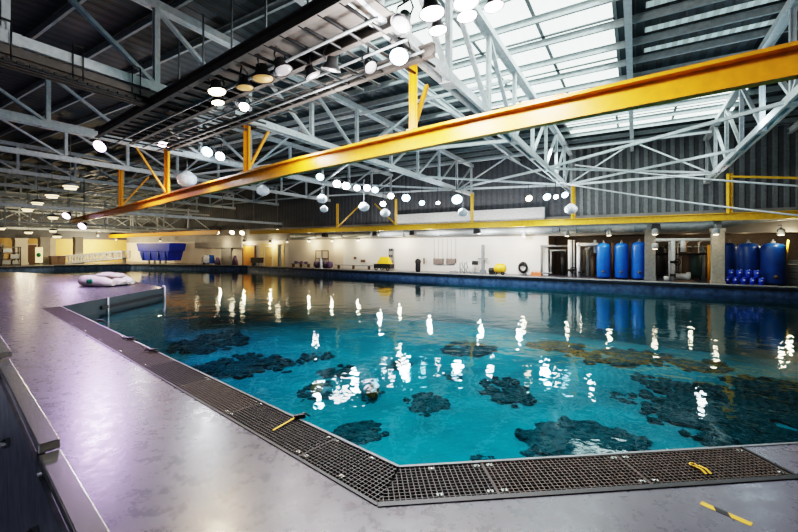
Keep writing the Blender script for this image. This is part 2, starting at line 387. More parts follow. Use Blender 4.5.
for k, (f0, f1, m) in enumerate([(0, .28, 'yellow2'), (.28, .58, 'black'), (.58, 1, 'yellow2')]):
    mb = MB(); sk = d.normalized()*.018
    p0, p1 = d*f0, d*f1
    s0 = sk if k else V3(); s1 = sk if k < 2 else V3()
    z = V3((0, 0, .003)); zz = V3((0, 0, .0005))
    q = [p0-per+s0, p1-per+s1, p1+per-s1, p0+per-s0]
    mb.quadstrip([[v+zz for v in q], [v+z for v in q]]); mb.build('stripe', m, root)
for k, (x, y, dx) in enumerate([(100, 322, .2), (130, 340, .3), (152, 352, .3)]):
    p = G(x, y); mb = MB(); mb.tube([p+V3((-.2, .05, .03)), p+V3((-.06, 0, .05)), p+V3((.08, -.05, .03)), p+V3((.2, -.02, .0))], .018, 8); mb.box(p+V3((.02, -.01, .045)), (.14, .06, .05), .6)
    tag(mb.build('mooring_clip', 'black'), ['small black mooring clip on the farthest long side grating', 'black mooring clip between the two others on the long side', 'black mooring clip nearest the dark grating on the long side'][k], 'clip')
# ---------------------------------------------------------------- railing at the camera's feet
def rail(s0, s1, n0, n1, z, label, bolts):
    a = eL*s0 + nL*n0; b = eL*s1 + nL*n0
    t = thing('railing_section', label, 'railing', (a.x, a.y, 0), 0, 'stainless railing sections')
    mid = nL*((n1-n0)/2); L = b-a
    mb = MB(); mb.bar(mid+V3((0, 0, z-.028)), L+mid+V3((0, 0, z-.028)), n1-n0, .056)
    o = mb.build('cap_rail', 'stain', t); bv = o.modifiers.new('b', 'BEVEL'); bv.width = .006; bv.segments = 2
    mb = MB(); zc = (z-.10-1.7)/2; mb.bar(mid-nL*.045+V3((0, 0, zc)), L+mid-nL*.045+V3((0, 0, zc)), .02, z-.10+1.7)
    mb.build('infill_panel', 'panel', t)
    for f in (.04, .96):
        mb = MB(); p = L*f + mid + nL*.015; mb.box(p-nL*.038+V3((0, 0, (z-.06-2)/2)), (.06, .03, z-.06+2), math.atan2(eL.y, eL.x)); mb.build('post', 'black', t)
    for f, zz in bolts:
        mb = MB(); p = L*f + mid - nL*.055 + V3((0, 0, zz)); ax = -nL
        mb.lathe([(.036, 0), (.036, .035), (.026, .042), (.026, .06), (.0, .06)], p, 12, ax); mb.build('bolt', 'chrome', t)
E = lambda p: (p.dot(eL), p.dot(nL))
e1, n1 = E(G(60.6, 439, 1.1)); e2, n2 = E(G(38, 444.6, 1.1))
em = (e1+e2)/2
rail(em, em+2.6, n2, n1, 1.10, 'stainless railing section ending in the raised square cap', [(.955, .70), (.955, -.63), (.5, .70), (.5, -.63)])
rail(em-1.9, em-.01, n2, n1, 1.045, 'stainless railing section lowest in the frame with glossy cap', [(.965, .65), (.965, -.63)])
rail(em+2.61, em+5.2, n2-.005, n1+.02, 1.16, 'pale edged railing section cut by the frame edge beyond the others', [(.2, .85)])
# ---------------------------------------------------------------- hall shell
ROOF = 10.25; UL, UR, VB = -78, 24, 34.5
RZ = TH
def hbox(mb, u0, u1, v0, v1, z0, z1): return mb.box(((u0+u1)/2, (v0+v1)/2, (z0+z1)/2), (u1-u0, v1-v0, z1-z0))
def hall(mb, name, m): return mb.build(name, m, rz=RZ)
UA = UV(P(548, 260, VB))[0]              # the recess with tanks starts here
mb = MB(); hbox(mb, UL, UA-22, VB, VB+.4, 0, 3.3); struct(hall(mb, 'wall_back', 'cream'))
mb = MB(); hbox(mb, UA-22, UA, VB, VB+.4, 0, 3.3); struct(hall(mb, 'wall_back', 'whitewall'))
mb = MB(); hbox(mb, UL, UR, VB+.02, VB+.5, 3.3, 4.9); struct(hall(mb, 'wall_back_middle', 'greywall'))
mb = MB(); hbox(mb, UL, -4.4, VB+.05, VB+.5, 4.9, ROOF); struct(hall(mb, 'wall_back_upper', 'uppergrey'))
mb = MB(); hbox(mb, -4.4, UR, VB+.05, VB+.5, 4.9, ROOF); struct(hall(mb, 'wall_back_upper', 'ribwall'))
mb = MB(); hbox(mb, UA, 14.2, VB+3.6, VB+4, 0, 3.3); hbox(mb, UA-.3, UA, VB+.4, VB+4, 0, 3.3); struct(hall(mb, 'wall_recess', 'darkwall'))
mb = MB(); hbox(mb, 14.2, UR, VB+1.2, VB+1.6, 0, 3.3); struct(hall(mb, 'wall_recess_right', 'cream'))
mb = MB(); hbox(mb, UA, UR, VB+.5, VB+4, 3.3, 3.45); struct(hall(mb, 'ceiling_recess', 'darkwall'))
mb = MB(); hbox(mb, UL-.4, UL, -30, VB, 0, 3.8); struct(hall(mb, 'wall_left', 'tan'))
mb = MB(); hbox(mb, UL-.4, UL, -30, VB, 3.8, ROOF); struct(hall(mb, 'wall_left_upper', 'uppergrey'))
mb = MB(); hbox(mb, UR, UR+.4, -6, VB+4, 0, ROOF); struct(hall(mb, 'wall_right', 'greywall'))
# fascia above the doors on the left part, light gallery front on the white part
u = lambda x, v: UV(P(x, 260, v))[0]
mb = MB(); hbox(mb, u(196, 34.3), u(243, 34.3), 34.1, 34.45, 2.35, 4.1); struct(hall(mb, 'trim_5', 'greywall'))
mb = MB(); hbox(mb, u(396, 34.2), u(545, 34.2), 34.0, 34.45, 4.55, 5.7); struct(hall(mb, 'trim_6', 'ribfront'))
mb = MB(); hbox(mb, u(290, 34), UR, 33.2, 34.45, 4.05, 4.35); struct(hall(mb, 'trim_7', 'steel_dark'))
# roof with the skylight openings
sky = [(-7.8, -0.6, 9.0, 22.0), (-3.9, 4.9, 25.2, 29.6)]
def roof_cells(u0, u1, v0, v1, holes):
    us = sorted({u0, u1} | {x for h in holes for x in h[:2]}); vs_ = sorted({v0, v1} | {x for h in holes for x in h[2:]})
    for a, b in zip(us, us[1:]):
        for c, d in zip(vs_, vs_[1:]):
            m = ((a+b)/2, (c+d)/2)
            if not any(h[0] < m[0] < h[1] and h[2] < m[1] < h[3] for h in holes): yield a, b, c, d
mb = MB()
for a, b, c, d in roof_cells(UL, UR, -10, VB, sky): hbox(mb, a, b, c, d, ROOF, ROOF+.12)
struct(hall(mb, 'ceiling', 'roof'))
k = 0
for h in sky:
    uu = h[0]; nu = 3
    for i in range(nu):
        a = h[0] + (h[1]-h[0])*i/nu; b = h[0] + (h[1]-h[0])*(i+1)/nu
        nv = 4 if h[3]-h[2] > 6 else 2
        for j in range(nv):
            c = h[2] + (h[3]-h[2])*j/nv; d = h[2] + (h[3]-h[2])*(j+1)/nv
            mb = MB(); hbox(mb, a+.06, b-.06, c+.06, d-.06, ROOF+.02, ROOF+.06)
            k += 1; struct(hall(mb, 'window_%d' % k, 'skylight'))
for j in range(5):
    mb = MB(); c = 11.6+j*1.72; hbox(mb, .3, 4.4, c, c+.34, ROOF-.03, ROOF-.005); k += 1; struct(hall(mb, 'window_%d' % k, 'dashes'))
mb = MB()
for h in sky:
    for i in range(4): a = h[0] + (h[1]-h[0])*i/3; hbox(mb, a-.06, a+.06, h[2], h[3], ROOF-.02, ROOF+.1)
    nv = 4 if h[3]-h[2] > 6 else 2
    for j in range(nv+1): c = h[2] + (h[3]-h[2])*j/nv; hbox(mb, h[0], h[1], c-.06, c+.06, ROOF-.02, ROOF+.1)
struct(hall(mb, 'trim_8', 'steel_dark'))
# ---------------------------------------------------------------- roof trusses
TR = [(12.8, 6.84), (4.2, 6.84), (-4.4, 6.84), (-12.8, 7.2), (-21.5, 7.5), (-30, 7.75), (-38.5, 7.8), (-47, 7.8), (-55.5, 7.8), (-64, 7.8), (-72, 7.8)]
TOPZ = 9.8; PAN = 3.42; V0 = -0.35; NP = 10
tlab = ['pale steel roof truss hidden beyond the right frame edge', 'pale blue steel roof truss coming down at the right edge above the tanks',
        'big white steel roof truss slanting through the middle below the skylights', 'long grey roof truss carrying the cable tray, passing the second yellow post',
        'grey roof truss behind the cable tray truss, above the third yellow post', 'dark roof truss passing over the farthest yellow post', 'dark roof truss over the row of round pendant lamps',
        'dim roof truss just beyond the pendant lamps', 'dim distant roof truss, third before the tan end wall', 'dim distant roof truss, second before the tan end wall', 'dim distant roof truss closest to the tan end wall']
for ti, (tu, zl) in enumerate(TR):
    if ti == 0: continue
    t = thing('roof_truss', tlab[ti], 'roof truss', H(tu, 0, zl), RZ, 'roof trusses across the hall')
    h = TOPZ-zl; v1 = V0+NP*PAN
    near = ti <= 5
    mb = MB()
    for sx in (-.13, .13): mb.bar((sx, V0, 0), (sx, v1+.2, 0), .10, .26)
    for i in range(NP+1): mb.box((0, V0+i*PAN, 0), (.34, .5, .30))
    mb.bar((0, V0, .09), (0, v1+.2, .09), .3, .03)
    mb.build('lower_chord', 'steel', t)
    mb = MB()
    for sx in (-.12, .12): mb.bar((sx, V0, h), (sx, v1+.2, h), .09, .24)
    mb.bar((0, V0, h-.09), (0, v1+.2, h-.09), .28, .03)
    mb.build('upper_chord', 'steel', t)
    for i in range(NP+1):
        v = V0+i*PAN; mb = MB(); mb.ibeam((0, v, .1), (0, v, h-.1), .16, .16, .03, .03, (1, 0, 0)); mb.build('vertical_strut', 'steel', t)
        if i < NP:
            mb = MB()
            a, b = ((0, v, h-.1), (0, v+PAN, .1)) if i < 5 else ((0, v, .1), (0, v+PAN, h-.1))
            mb.bar(a, b, .14, .11); mb.build('diagonal_strut', 'steel', t)
# cross trusses along the hall
for k, (vv, lab) in enumerate([(16.75, 'light sway truss between the roof trusses over the middle of the pool'), (30.43, 'light sway truss between the roof trusses near the far wall')]):
    for j, ((ua, za), (ub, zb)) in enumerate(zip(TR[1:], TR[2:8])):
        if k == 0 and j == 0: continue
        nm = ['right of the skylights', 'beside the white middle truss', 'beside the cable tray truss', 'left of the third yellow post', 'above the farthest yellow post', 'over the pendant lamps'][j]
        t = thing('sway_frame', ('sway bracing over mid pool, ' if k == 0 else 'sway bracing near the far wall, ') + nm, 'bracing', H(ub, vv, 0), RZ, 'sway frames between trusses')
        L = ua-ub
        mb = MB(); mb.bar((.2, 0, zb), (L-.2, 0, za), .12, .14); mb.build('lower_strut', 'steel', t)
        mb = MB(); mb.bar((.2, 0, TOPZ-.4), (L-.2, 0, TOPZ-.4), .12, .14); mb.build('upper_strut', 'steel', t)
        for (a, b) in (((.2, zb), (L/2, TOPZ-.45)), ((L-.2, za), (L/2, TOPZ-.45))):
            mb = MB(); mb.bar((a[0], 0, a[1]), (b[0], 0, b[1]), .09, .09); mb.build('diagonal_strut', 'steel', t)
# low girders on the left
for k, (uu, z, web, lab) in enumerate(((-37.9, 5.34, 0, 'long pale low girder passing just over the far end of the near yellow beam'), (-53, 4.9, 1, 'dim low lattice girder beyond the end of the yellow beam, nearest'), (-61, 4.9, 1, 'dim low lattice girder beyond the end of the yellow beam, middle'), (-69, 4.9, 1, 'dim low lattice girder beyond the end of the yellow beam, farthest'))):
    t = thing('low_girder', lab, 'girder', H(uu, 0, z), RZ, 'low girders on the left')
    mb = MB(); mb.ibeam((0, 1, 0), (0, 34.2, 0), .24, .24, .04, .06); mb.build('bottom_chord', 'steel', t)
    if web:
        mb = MB(); mb.bar((0, 1, 2.2), (0, 34.2, 2.2), .18); mb.build('top_chord', 'steel', t)
        for j in range(10):
            v = 1.4+j*3.3; mb = MB(); mb.bar((0, v, 0), (0, v, 2.9), .14); mb.build('vertical_strut', 'steel', t)
            mb = MB(); mb.bar((0, v, 2.2) if j % 2 else (0, v, 0), (0, v+3.3, 0) if j % 2 else (0, v+3.3, 2.2), .11); mb.build('diagonal_strut', 'steel', t)
    else:
        for v in (4, 8, 26, 30, 33.5): mb = MB(); mb.tube([(0, v, .1), (0, v, 9.9-z)], .03, 6); mb.build('hanger_rod', 'steel_dark', t)
# purlins
for k in range(20):
    v = V0 + .5 + k*1.72
    mb = MB(); mb.channel((UL+.5, 0, 0), (UR-.5, 0, 0), .09, .26, .02)
    o = mb.build('purlin', 'purlin', loc=H(0, v, 10.08), rz=RZ)
    tag(o, 'long pale purlin under the roof sheeting, one of many', 'purlin', 'purlins under the roof sheeting')
# rafters between the trusses
for k, (uu, lab) in enumerate([(-.2, 'pale rafter running beside the dark sheeting right of the big skylight'), (-8.6, 'pale rafter crossing the left half of the big skylight'), (8.5, 'pale rafter near the right edge of the roof')]):
    mb = MB(); mb.ibeam((0, V0, 0), (0, VB, 0), .22, .34, .04, .04); tag(mb.build('rafter', 'steel', loc=H(uu, 0, 9.78), rz=RZ), lab, 'rafter')
# lower bracing rods between the white truss and its neighbours
def rod(a, b, w, label, m='steel', name='bracing_rod', group='bracing rods at truss height'):
    a, b = V3(a), V3(b); mb = MB(); mb.bar(V3(), b-a, w, w)
    return tag(mb.build(name, m, loc=a), label, 'bracing', group)
zl = 6.95
for k, (ua, va, ub, vb, lab) in enumerate([
    (-4.4, 23.6, 4.2, 16.8, 'level bracing rod crossing from the white truss toward the right'),
    (-4.4, 30.4, 4.2, 23.6, 'level bracing rod below the far skylight strip'),
    (-4.4, 23.6, 4.2, 30.4, 'level bracing rod running to the last panel of the right truss'),
    (-4.4, 23.6, -12.8, 30.4, 'level bracing rod left of the white truss toward the far wall'),
    (-4.4, 30.4, -12.8, 23.6, 'level bracing rod crossing another one left of the white truss'),
    (-12.8, 16.8, -21.5, 23.6, 'level bracing rod behind the middle of the yellow beam'),
    (-12.8, 30.4, -21.5, 23.6, 'level bracing rod above the cluster of small lamps')]):
    za = dict(TR)[ua]; zb = dict(TR)[ub]; rod(H(ua, va, za), H(ub, vb, zb), .12, lab)
# cable tray below the long grey truss
t = thing('cable_tray', 'dark slotted cable tray slung under the long grey truss, upper left', 'cable tray', H(-12.8, 0, 6.75), RZ)
mb = MB(); mb.channel((0, 1.2, .0), (0, 7.4, .0), .42, .2, .02, (1, 0, 0)); mb.bar((.22, 1.2, .12), (.22, 7.4, .12), .04, .2); mb.build('tray', 'brown_steel', t)
mb = MB()
for i in range(26): mb.box((.24, 1.4+i*.235, -.12), (.06, .14, .07))
mb.bar((.2, 1.2, -.17), (.2, 7.4, -.17), .06, .05); mb.build('slotted_rail', 'black', t)
for v in (1.6, 2.9, 4.3, 5.7, 7.0):
    mb = MB(); mb.tube([(.24, v, -.1), (.24, v, .8)], .018, 6); mb.tube([(.24, v+.22, -.1), (.24, v+.22, .8)], .018, 6); mb.bar((.24, v, .8), (.24, v+.22, .8), .04, .04); mb.build('hanger', 'black', t)
# ---------------------------------------------------------------- yellow crane beams
bz = 4.64; bh = .43
bp = [V3((9.0, 2.95, 0)), V3((5.65, 5.52, 0)), V3((1.17, 8.96, 0)), V3((-3.15, 12.45, 0)), V3((-9.45, 18.05, 0)), V3((-18.9, 26.7, 0)), V3((-31.4, 37.4, 0))]
t = thing('crane_beam', 'heavy yellow monorail beam crossing the hall over the near water', 'crane beam', bp[2]+V3((0, 0, bz)))
o0 = bp[2]
for a, b in zip(bp, bp[1:]):
    mb = MB(); d = (b-a).normalized()*.02; z = V3((0, 0, bh/2)); mb.prof(a-o0-d+z, b-o0+d+z, [(-.10, -.215), (.10, -.215), (.10, -.185), (.06, -.185), (.06, .155), (.22, .155), (.22, .215), (-.22, .215), (-.22, .155), (-.06, .155), (-.06, -.185), (-.10, -.185)])
    mb.build('beam_segment', 'yellow', t)
for f in ((1, .55), (2, .3), (3, .2)):
    a, b = bp[f[0]], bp[f[0]+1]; p = a+(b-a)*f[1]-o0; mb = MB(); mb.bar(p+V3((0, 0, bh+.01)), p+(b-a).normalized()*.9+V3((0, 0, bh+.012)), .46, .024); mb.build('splice_plate', 'yellow', t)
def onbeam(x):
    a = (x-399)/F
    for p, q in zip(bp, bp[1:]):
        d = q-p; den = d.x - a*d.y
        s_ = (a*p.y - p.x)/den
        if 0 <= s_ <= 1: return p+d*s_
for x, top, sd, br in ((413, 6.75, 1, .75), (247, 7.15, 1, 1.0), (167, 7.5, -1, 1.5), (121, 7.75, 1, 1.8)):
    p = onbeam(x); q = p-o0; ztop = top-bz
    mb = MB(); mb.ibeam(q+V3((0, 0, bh)), q+V3((0, 0, ztop)), .20, .20, .025, .05, (1, 0, 0))
    mb.box(q+V3((0, 0, bh+.015)), (.34, .34, .03)); hp = mb.build('hanger_post', 'yellow', t)
    dd = H(0, 1).normalized()*sd if sd > 0 else -H(0, 1).normalized()
    mb = MB(); mb.bar(q+V3((0, 0, bh+.05)), q+dd*br+V3((0, 0, ztop-.25)), .09, .09); mb.build('diagonal_brace', 'yellow', t)
# far beam
vb = 31.0
fa, fb = P(296, 232, vb), P(798, 213, vb)
a = H(UV(P(250, 230, vb))[0], vb, 3.95); b = H(UV(P(850, 210, vb))[0], vb, 3.95)
t = thing('crane_beam', 'long yellow crane beam running along the far wall above the tanks', 'crane beam', a)
mb = MB(); mb.ibeam(V3((0, 0, .24)), b-a+V3((0, 0, .24)), .3, .46, .05, .08); mb.build('beam_segment', 'yellow2', t)
for x, dx in ((337.5, 1.8), (396, -1.5), (472, 0), (573, 0), (729.5, 2.6)):
    p = H(u(x, vb), vb, 3.95)-a; mb = MB(); mb.ibeam(p+V3((0, 0, .47)), p+V3((0, 0, 2.9)), .22, .22, .03, .06, (1, 0, 0)); mb.build('hanger_post', 'yellow2', t)
    if dx:
        dd = H(1, 0).normalized()*dx; mb = MB()
        if x > 700: mb.bar(p+V3((0, 0, 2.7)), p+H(1, 0).normalized()*8+V3((0, 0, 1.7)), .12, .12)
        else: mb.bar(p+V3((0, 0, .5)), p+dd*1.6+V3((0, 0, 2.6)), .1, .1)
        mb.build('diagonal_brace', 'yellow2', t)
# far left olive beam piece
a, b = G(112, 243), G(112, 243)
p, q = P(95, 237, 31.8), P(218, 232, 31.8); mb = MB(); mb.ibeam(V3(), q-p, .4, .55, .08, .12)
tag(mb.build('crane_beam', 'yellow', loc=p), 'far yellow beam piece above the blue tapered hopper', 'crane beam')
# big duct along the far wall
mb = MB(); z = 3.72
pts = [H(u(292, 33), 33, z), H(u(560, 33), 33, z), H(u(700, 33), 33, z), H(u(745, 33), 32.6, z+.35), H(u(860, 33), 32.4, z+.9)]
mb.tube([p-pts[0] for p in pts], .30, 16)
for f in range(1, 10): 
    q = (pts[2]-pts[0])*(f/10); mb.tube([q, q+(pts[2]-pts[0]).normalized()*.12], .33, 16)
tag(mb.build('air_duct', 'duct', loc=pts[0]), 'fat galvanised duct running along the far wall under the beam', 'duct')
# dark boxes under the far beam
for x, y, lab in ((413, 231, 'above the yellow cart'), (376, 230.5, 'left of the one above the yellow cart'), (325, 234, 'above the notice board'), (556, 229, 'above the black pipe loops'), (477, 230, 'above the black instrument box'), (656, 226, 'above the grey column')):
    p = P(x, y, 31.2); p.z = min(p.z, 3.68); t = thing('speaker_box', 'dark box hung from the far beam ' + lab, 'box', p, RZ, 'dark boxes under the far beam')
    mb = MB(); mb.box((0, 0, 0), (.55, .5, .4), taper=.8); mb.build('housing', 'black', t)
    mb = MB(); mb.bar((0, 0, .2), (0, 0, max(.3, 4.0-p.z)), .06); mb.build('bracket', 'steel_dark', t)
# cables on the right
for (x0, y0, v0), (x1, y1, v1), lab in (((575, 165, 24), (830, 188, 22), 'thick white cable stretched level across the right side'), ((560, 183, 26), (830, 219, 22), 'thinner white cable sagging below the thick one on the right')):
    a, b = P(x0, y0, v0), P(x1, y1, v1); mb = MB(); mb.tube([(b-a)*(i/8)+V3((0, 0, -.12*math.sin(PI*i/8))) for i in range(9)], .045 if 'thick ' in lab else .025, 6)
    tag(mb.build('overhead_cable', 'white', loc=a), lab, 'cable')
# ---------------------------------------------------------------- lighting catwalk
eB = V3((.79, -.61, 0)).normalized(); nB = V3((.61, .79, 0)).normalized()
cz = 6.55; c0 = nB*4.8; s0, s1 = -18.5, -4.7; cw = 2.55
t = thing('lighting_catwalk', 'dark suspended lighting catwalk grid running under the roof, upper left', 'catwalk', eB*s0+nB*4.8+V3((0, 0, cz)))
L = eB*(s1-s0)
for k, (off, nm) in enumerate(((0, 'side_channel'), (cw, 'side_channel'), (cw*.45, 'middle_channel'))):
    mb = MB(); mb.channel(nB*off+V3((0, 0, .1)), nB*off+L+V3((0, 0, .1)), .14, .30, .03); mb.build(nm, 'brown_steel', t)
mb = MB(); mb.bar(nB*cw*.22+V3((0, 0, .2)), nB*cw*.22+L+V3((0, 0, .2)), cw*.4, .03); mb.build('walk_plate', 'brown_steel', t)
for i in range(24):
    p = eB*((s1-s0)*(i+.5)/24); mb = MB(); mb.tube([p-nB*.05+V3((0, 0, -.02)), p+nB*(cw+.5)+V3((0, 0, -.02))], .035, 6); mb.build('cross_pipe', 'black', t)
for f in (.25, .62, .85):
    mb = MB(); mb.tube([nB*cw*f+V3((0, 0, -.09)), nB*cw*f+L+V3((0, 0, -.09))], .03, 6); mb.build('lighting_pipe', 'steel_dark', t)
for i in range(8):
    p = eB*((s1-s0)*(i+.4)/8); mb = MB(); mb.tube([p+nB*cw*.5+V3((0, 0, .2)), p+nB*cw*.5+V3((0, 0, 9.75-cz))], .03, 6); mb.build('suspension_rod', 'steel_dark', t)
# ---------------------------------------------------------------- lamps
def spot_fixture(p, aim, r, lm, label, group, hang=.5, body='black', name='flood_lamp'):
    t = thing(name, label, 'lamp', p, 0, group); ax = V3(aim).normalized()
    mb = MB(); mb.lathe([(r*.35, -r*1.3), (r*.55, -r*1.25), (r*.6, -r*.7), (r*1.0, -.02), (r*1.06, 0), (r*1.0, .005), (r*.9, -.03), (r*.3, -.06), (0, -.06)], (0, 0, 0), 20, ax); mb.build('housing', body, t)
    mb = MB(); mb.lathe([(0, -.015), (r*.93, -.015), (r*.93, -.005), (r*.6, .01), (0, .02)], (0, 0, 0), 20, ax); mb.build('lens', lm, t)
    b = ax*(-r*.8); mb = MB(); sd = ax.cross(V3((0, 0, 1)))
    sd = sd.normalized() if sd.length > .05 else V3((1, 0, 0))
    mb.tube([b+sd*r*.8, b+sd*r*1.15+V3((0, 0, r*.5)), b+sd*r*.8+V3((0, 0, r*1.4)), b-sd*r*.8+V3((0, 0, r*1.4)), b-sd*r*1.15+V3((0, 0, r*.5)), b-sd*r*.8], .02, 6)
    mb.tube([b+V3((0, 0, r*1.4)), b+V3((0, 0, r*1.4+hang))], .025, 6); mb.build('yoke', 'black', t)
    return t
def add_light(kind, p, energy, col, size=.2, aim=None, angle=140, blend=.6):
    ld = bpy.data.lights.new(kind.lower()+'_light', kind); ld.energy = energy; ld.color = col
    if kind in ('POINT', 'SPOT'): ld.shadow_soft_size = size
    if kind == 'SPOT': ld.spot_size = math.radians(angle); ld.spot_blend = blend
    if kind == 'AREA': ld.size = size
    o = bpy.data.objects.new(ld.name, ld); C.objects.link(o); o.location = p
    if aim is not None: o.rotation_euler = (Vector(aim)-Vector(p)).to_track_quat('-Z', 'Y').to_euler()
    return o
dn = (0, -1, -.75)
gC = 'flood lamps on the lighting catwalk'
# x, y, depth, radius, lens, label
for x, y, Y, r, lm, aim, lab in (
    (432, 14, 8.0, .25, 'lamp_pink', (0.1, -.05, -1), 'big pinkish flood lamp, upper left of the cluster at the top'),
    (467, 17, 8.0, .20, 'lamp_pink', (0.1, -.05, -1), 'pinkish flood lamp in the middle of the cluster at the top'),
    (466, 3, 7.6, .24, 'lamp_pink', (0.1, -.05, -1), 'pinkish flood lamp cut by the top frame edge'),
    (494, 7, 7.6, .18, 'lamp_pink', (0.1, -.05, -1), 'pinkish flood lamp at the right end of the top cluster'),
    (438, 31, 8.4, .19, 'lamp_pink', (0.1, -.05, -1), 'pinkish flood lamp lowest in the top cluster'),
    (399, 57, 9.2, .22, 'lamp_blue', (0, -.6, -1), 'brightest blue white flood lamp above the yellow post'),
    (371, 68, 9.6, .17, 'lens_grey', (.6, -.5, -.9), 'dim flood lamp left of the brightest one, tilted'),
    (401, 24, 8.2, .22, 'lens_grey', (-.4, -.4, -1), 'unlit flood lamp near the catwalk end'),
    (331, 70, 10.3, .24, 'lens_grey', (-.2, .2, -1), 'grey unlit flood lamp under the middle of the catwalk'),
    (313, 76, 10.6, .20, 'lens_grey', (.5, .1, -1), 'small grey flood lamp left of the unlit one mid catwalk'),
    (263, 79, 11.6, .30, 'copper', (.1, 0, -1), 'bronze faced flood lamp left of centre on the catwalk'),
    (283, 71, 11.0, .26, 'lens_grey', (.4, -.1, -1), 'pale grey flood lamp right of the bronze one'),
    (245, 88, 12.2, .25, 'copper', (.1, 0, -1), 'second bronze flood lamp nearer the yellowish one'),
    (217, 92, 12.8, .27, 'lamp_warm', (0.2, -.1, -1), 'yellowish lit flood lamp on the left half of the catwalk'),
    (218, 103, 13.2, .20, 'lamp_warm', (0.2, -.1, -1), 'smaller yellowish lamp right below the bigger yellowish one'),
    (229, 112, 14.0, .2, 'lens_grey', (0.2, -.6, -.9), 'grey flood lamp just left of the second yellow post'),
    (244, 107, 13.6, .16, 'lamp_white', (0.2, -.8, -.9), 'small white lamp right above the second yellow post'),
    (165, 115, 15.5, .2, 'lamp_pink', (0.2, -.8, -1.5), 'thin pinkish lamp under the dark left end of the catwalk'),
    (164, 145, 19.5, .3, 'lamp_pink', (0.2, -.4, -1.5), 'pink domed lamp on top of the third yellow post')):
    if y < 110: r *= (4.05*F/(HZ-y))/Y*1.05; Y = 4.05*F/(HZ-y)
    spot_fixture(D(x, y, Y), aim, r, M[lm], lab, gC, hang=.22)
gT = 'lamps hung from the trusses'
for x, y, Y, r, lm, lab in (
    (99.5, 146.5, 20, .32, 'lamp_violet', 'violet white lamp alone below the left trusses'),
    (207, 152, 21, .30, 'lamp_blue', 'blue white lamp left of the second yellow post'),
    (220, 156.5, 21.5, .26, 'lamp_white', 'white lamp just right of the blue white one'),
    (320, 177, 27, .28, 'lamp_blue', 'blue lamp above the near beam right of the milky globe'),
    (337, 184, 28, .30, 'lamp_white', 'leftmost lamp of the white row above the far beam'),
    (346, 186, 28, .30, 'lamp_white', 'second lamp of the white row above the far beam'),
    (357, 188, 28, .24, 'lamp_white', 'third lamp of the white row above the far beam'),
    (367, 188, 28, .28, 'lamp_pink', 'fourth lamp of the white row above the far beam'),
    (375, 190, 28.5, .26, 'lamp_blue', 'fifth and bluish lamp of the row above the far beam'),
    (383, 204, 29, .22, 'lamp_white', 'small lamp low beside the yellow brace'),
    (391, 196, 29, .24, 'lamp_white', 'white lamp over the middle post of the far beam'),
    (406, 198, 29, .32, 'lamp_blue', 'blue white lamp right of the middle post of the far beam'),
    (422, 203, 29.5, .22, 'lamp_blue', 'small bluish lamp right of the middle post, lower down'),
    (438, 203, 30, .15, 'lamp_white', 'tiny lamp between the middle posts of the far beam'),
    (457, 199.5, 29, .40, 'lamp_blue', 'large blazing blue lamp beside the centre post of the far beam'),
    (529, 198.5, 29, .26, 'lamp_warm', 'warm lamp above the far beam right of centre'),
    (547, 197, 28, .28, 'lamp_blue', 'blue lamp right of the warm one above the far beam'),
    (556, 197, 28, .18, 'lamp_white', 'small white lamp beside the blue one above the far beam'),
    (565, 195, 28, .25, 'lamp_blue', 'bluish lamp at the foot of the big white truss'),
    (66, 216, 33, .32, 'lamp_violet', 'violet lamp by the far end of the yellow beam'),
    (82, 226.5, 30, .30, 'lamp_violet', 'violet white lamp under the far end of the yellow beam')):
    p = D(x, y, Y); spot_fixture(p, dn, r, M[lm], lab, gT, hang=max(.4, 7.0-p.z))
# milky globes
def globe(p, r, label):
    t = thing('globe_lamp', label, 'lamp', p, 0, 'milky globe lamps'); top = max(r*1.8, 7.2-p.z)
    mb = MB(); mb.lathe([(0, -r*.85), (r*.5, -r*.75), (r*.9, -r*.45), (r*1.02, 0), (r*.92, r*.35), (r*.6, r*.6)], n=18); mb.build('diffuser', 'globe', t)
    mb = MB(); mb.lathe([(r*.62, r*.55), (r*.55, r*.7), (r*.3, r*.85), (.05, r*.9), (0, r*.9)], n=16); mb.build('cap', 'steel', t)
    mb = MB(); mb.tube([(0, 0, r*.85), (0, 0, top)], .02, 6); mb.build('stem', 'steel_dark', t)
for x, y, Y, r, lab in ((187, 179, 22, .52, 'large milky globe lamp in front of the near yellow beam'), (263, 190.5, 26, .42, 'milky globe lamp below the middle of the near yellow beam'), (322, 199, 27, .36, 'milky globe lamp, upper of two hung together'), (324, 209, 26.3, .27, 'small milky globe lamp, lower of two hung together'),
                        (364, 207, 28, .38, 'milky globe lamp above the yellow brace of the far beam'), (385, 213, 28.1, .35, 'milky globe lamp at the middle post of the far beam'), (463, 212.5, 28, .36, 'milky globe lamp beside the centre post of the far beam'), (571, 209, 27, .42, 'milky globe lamp at the post under the white truss')):
    globe(D(x, y, Y), r, lab)
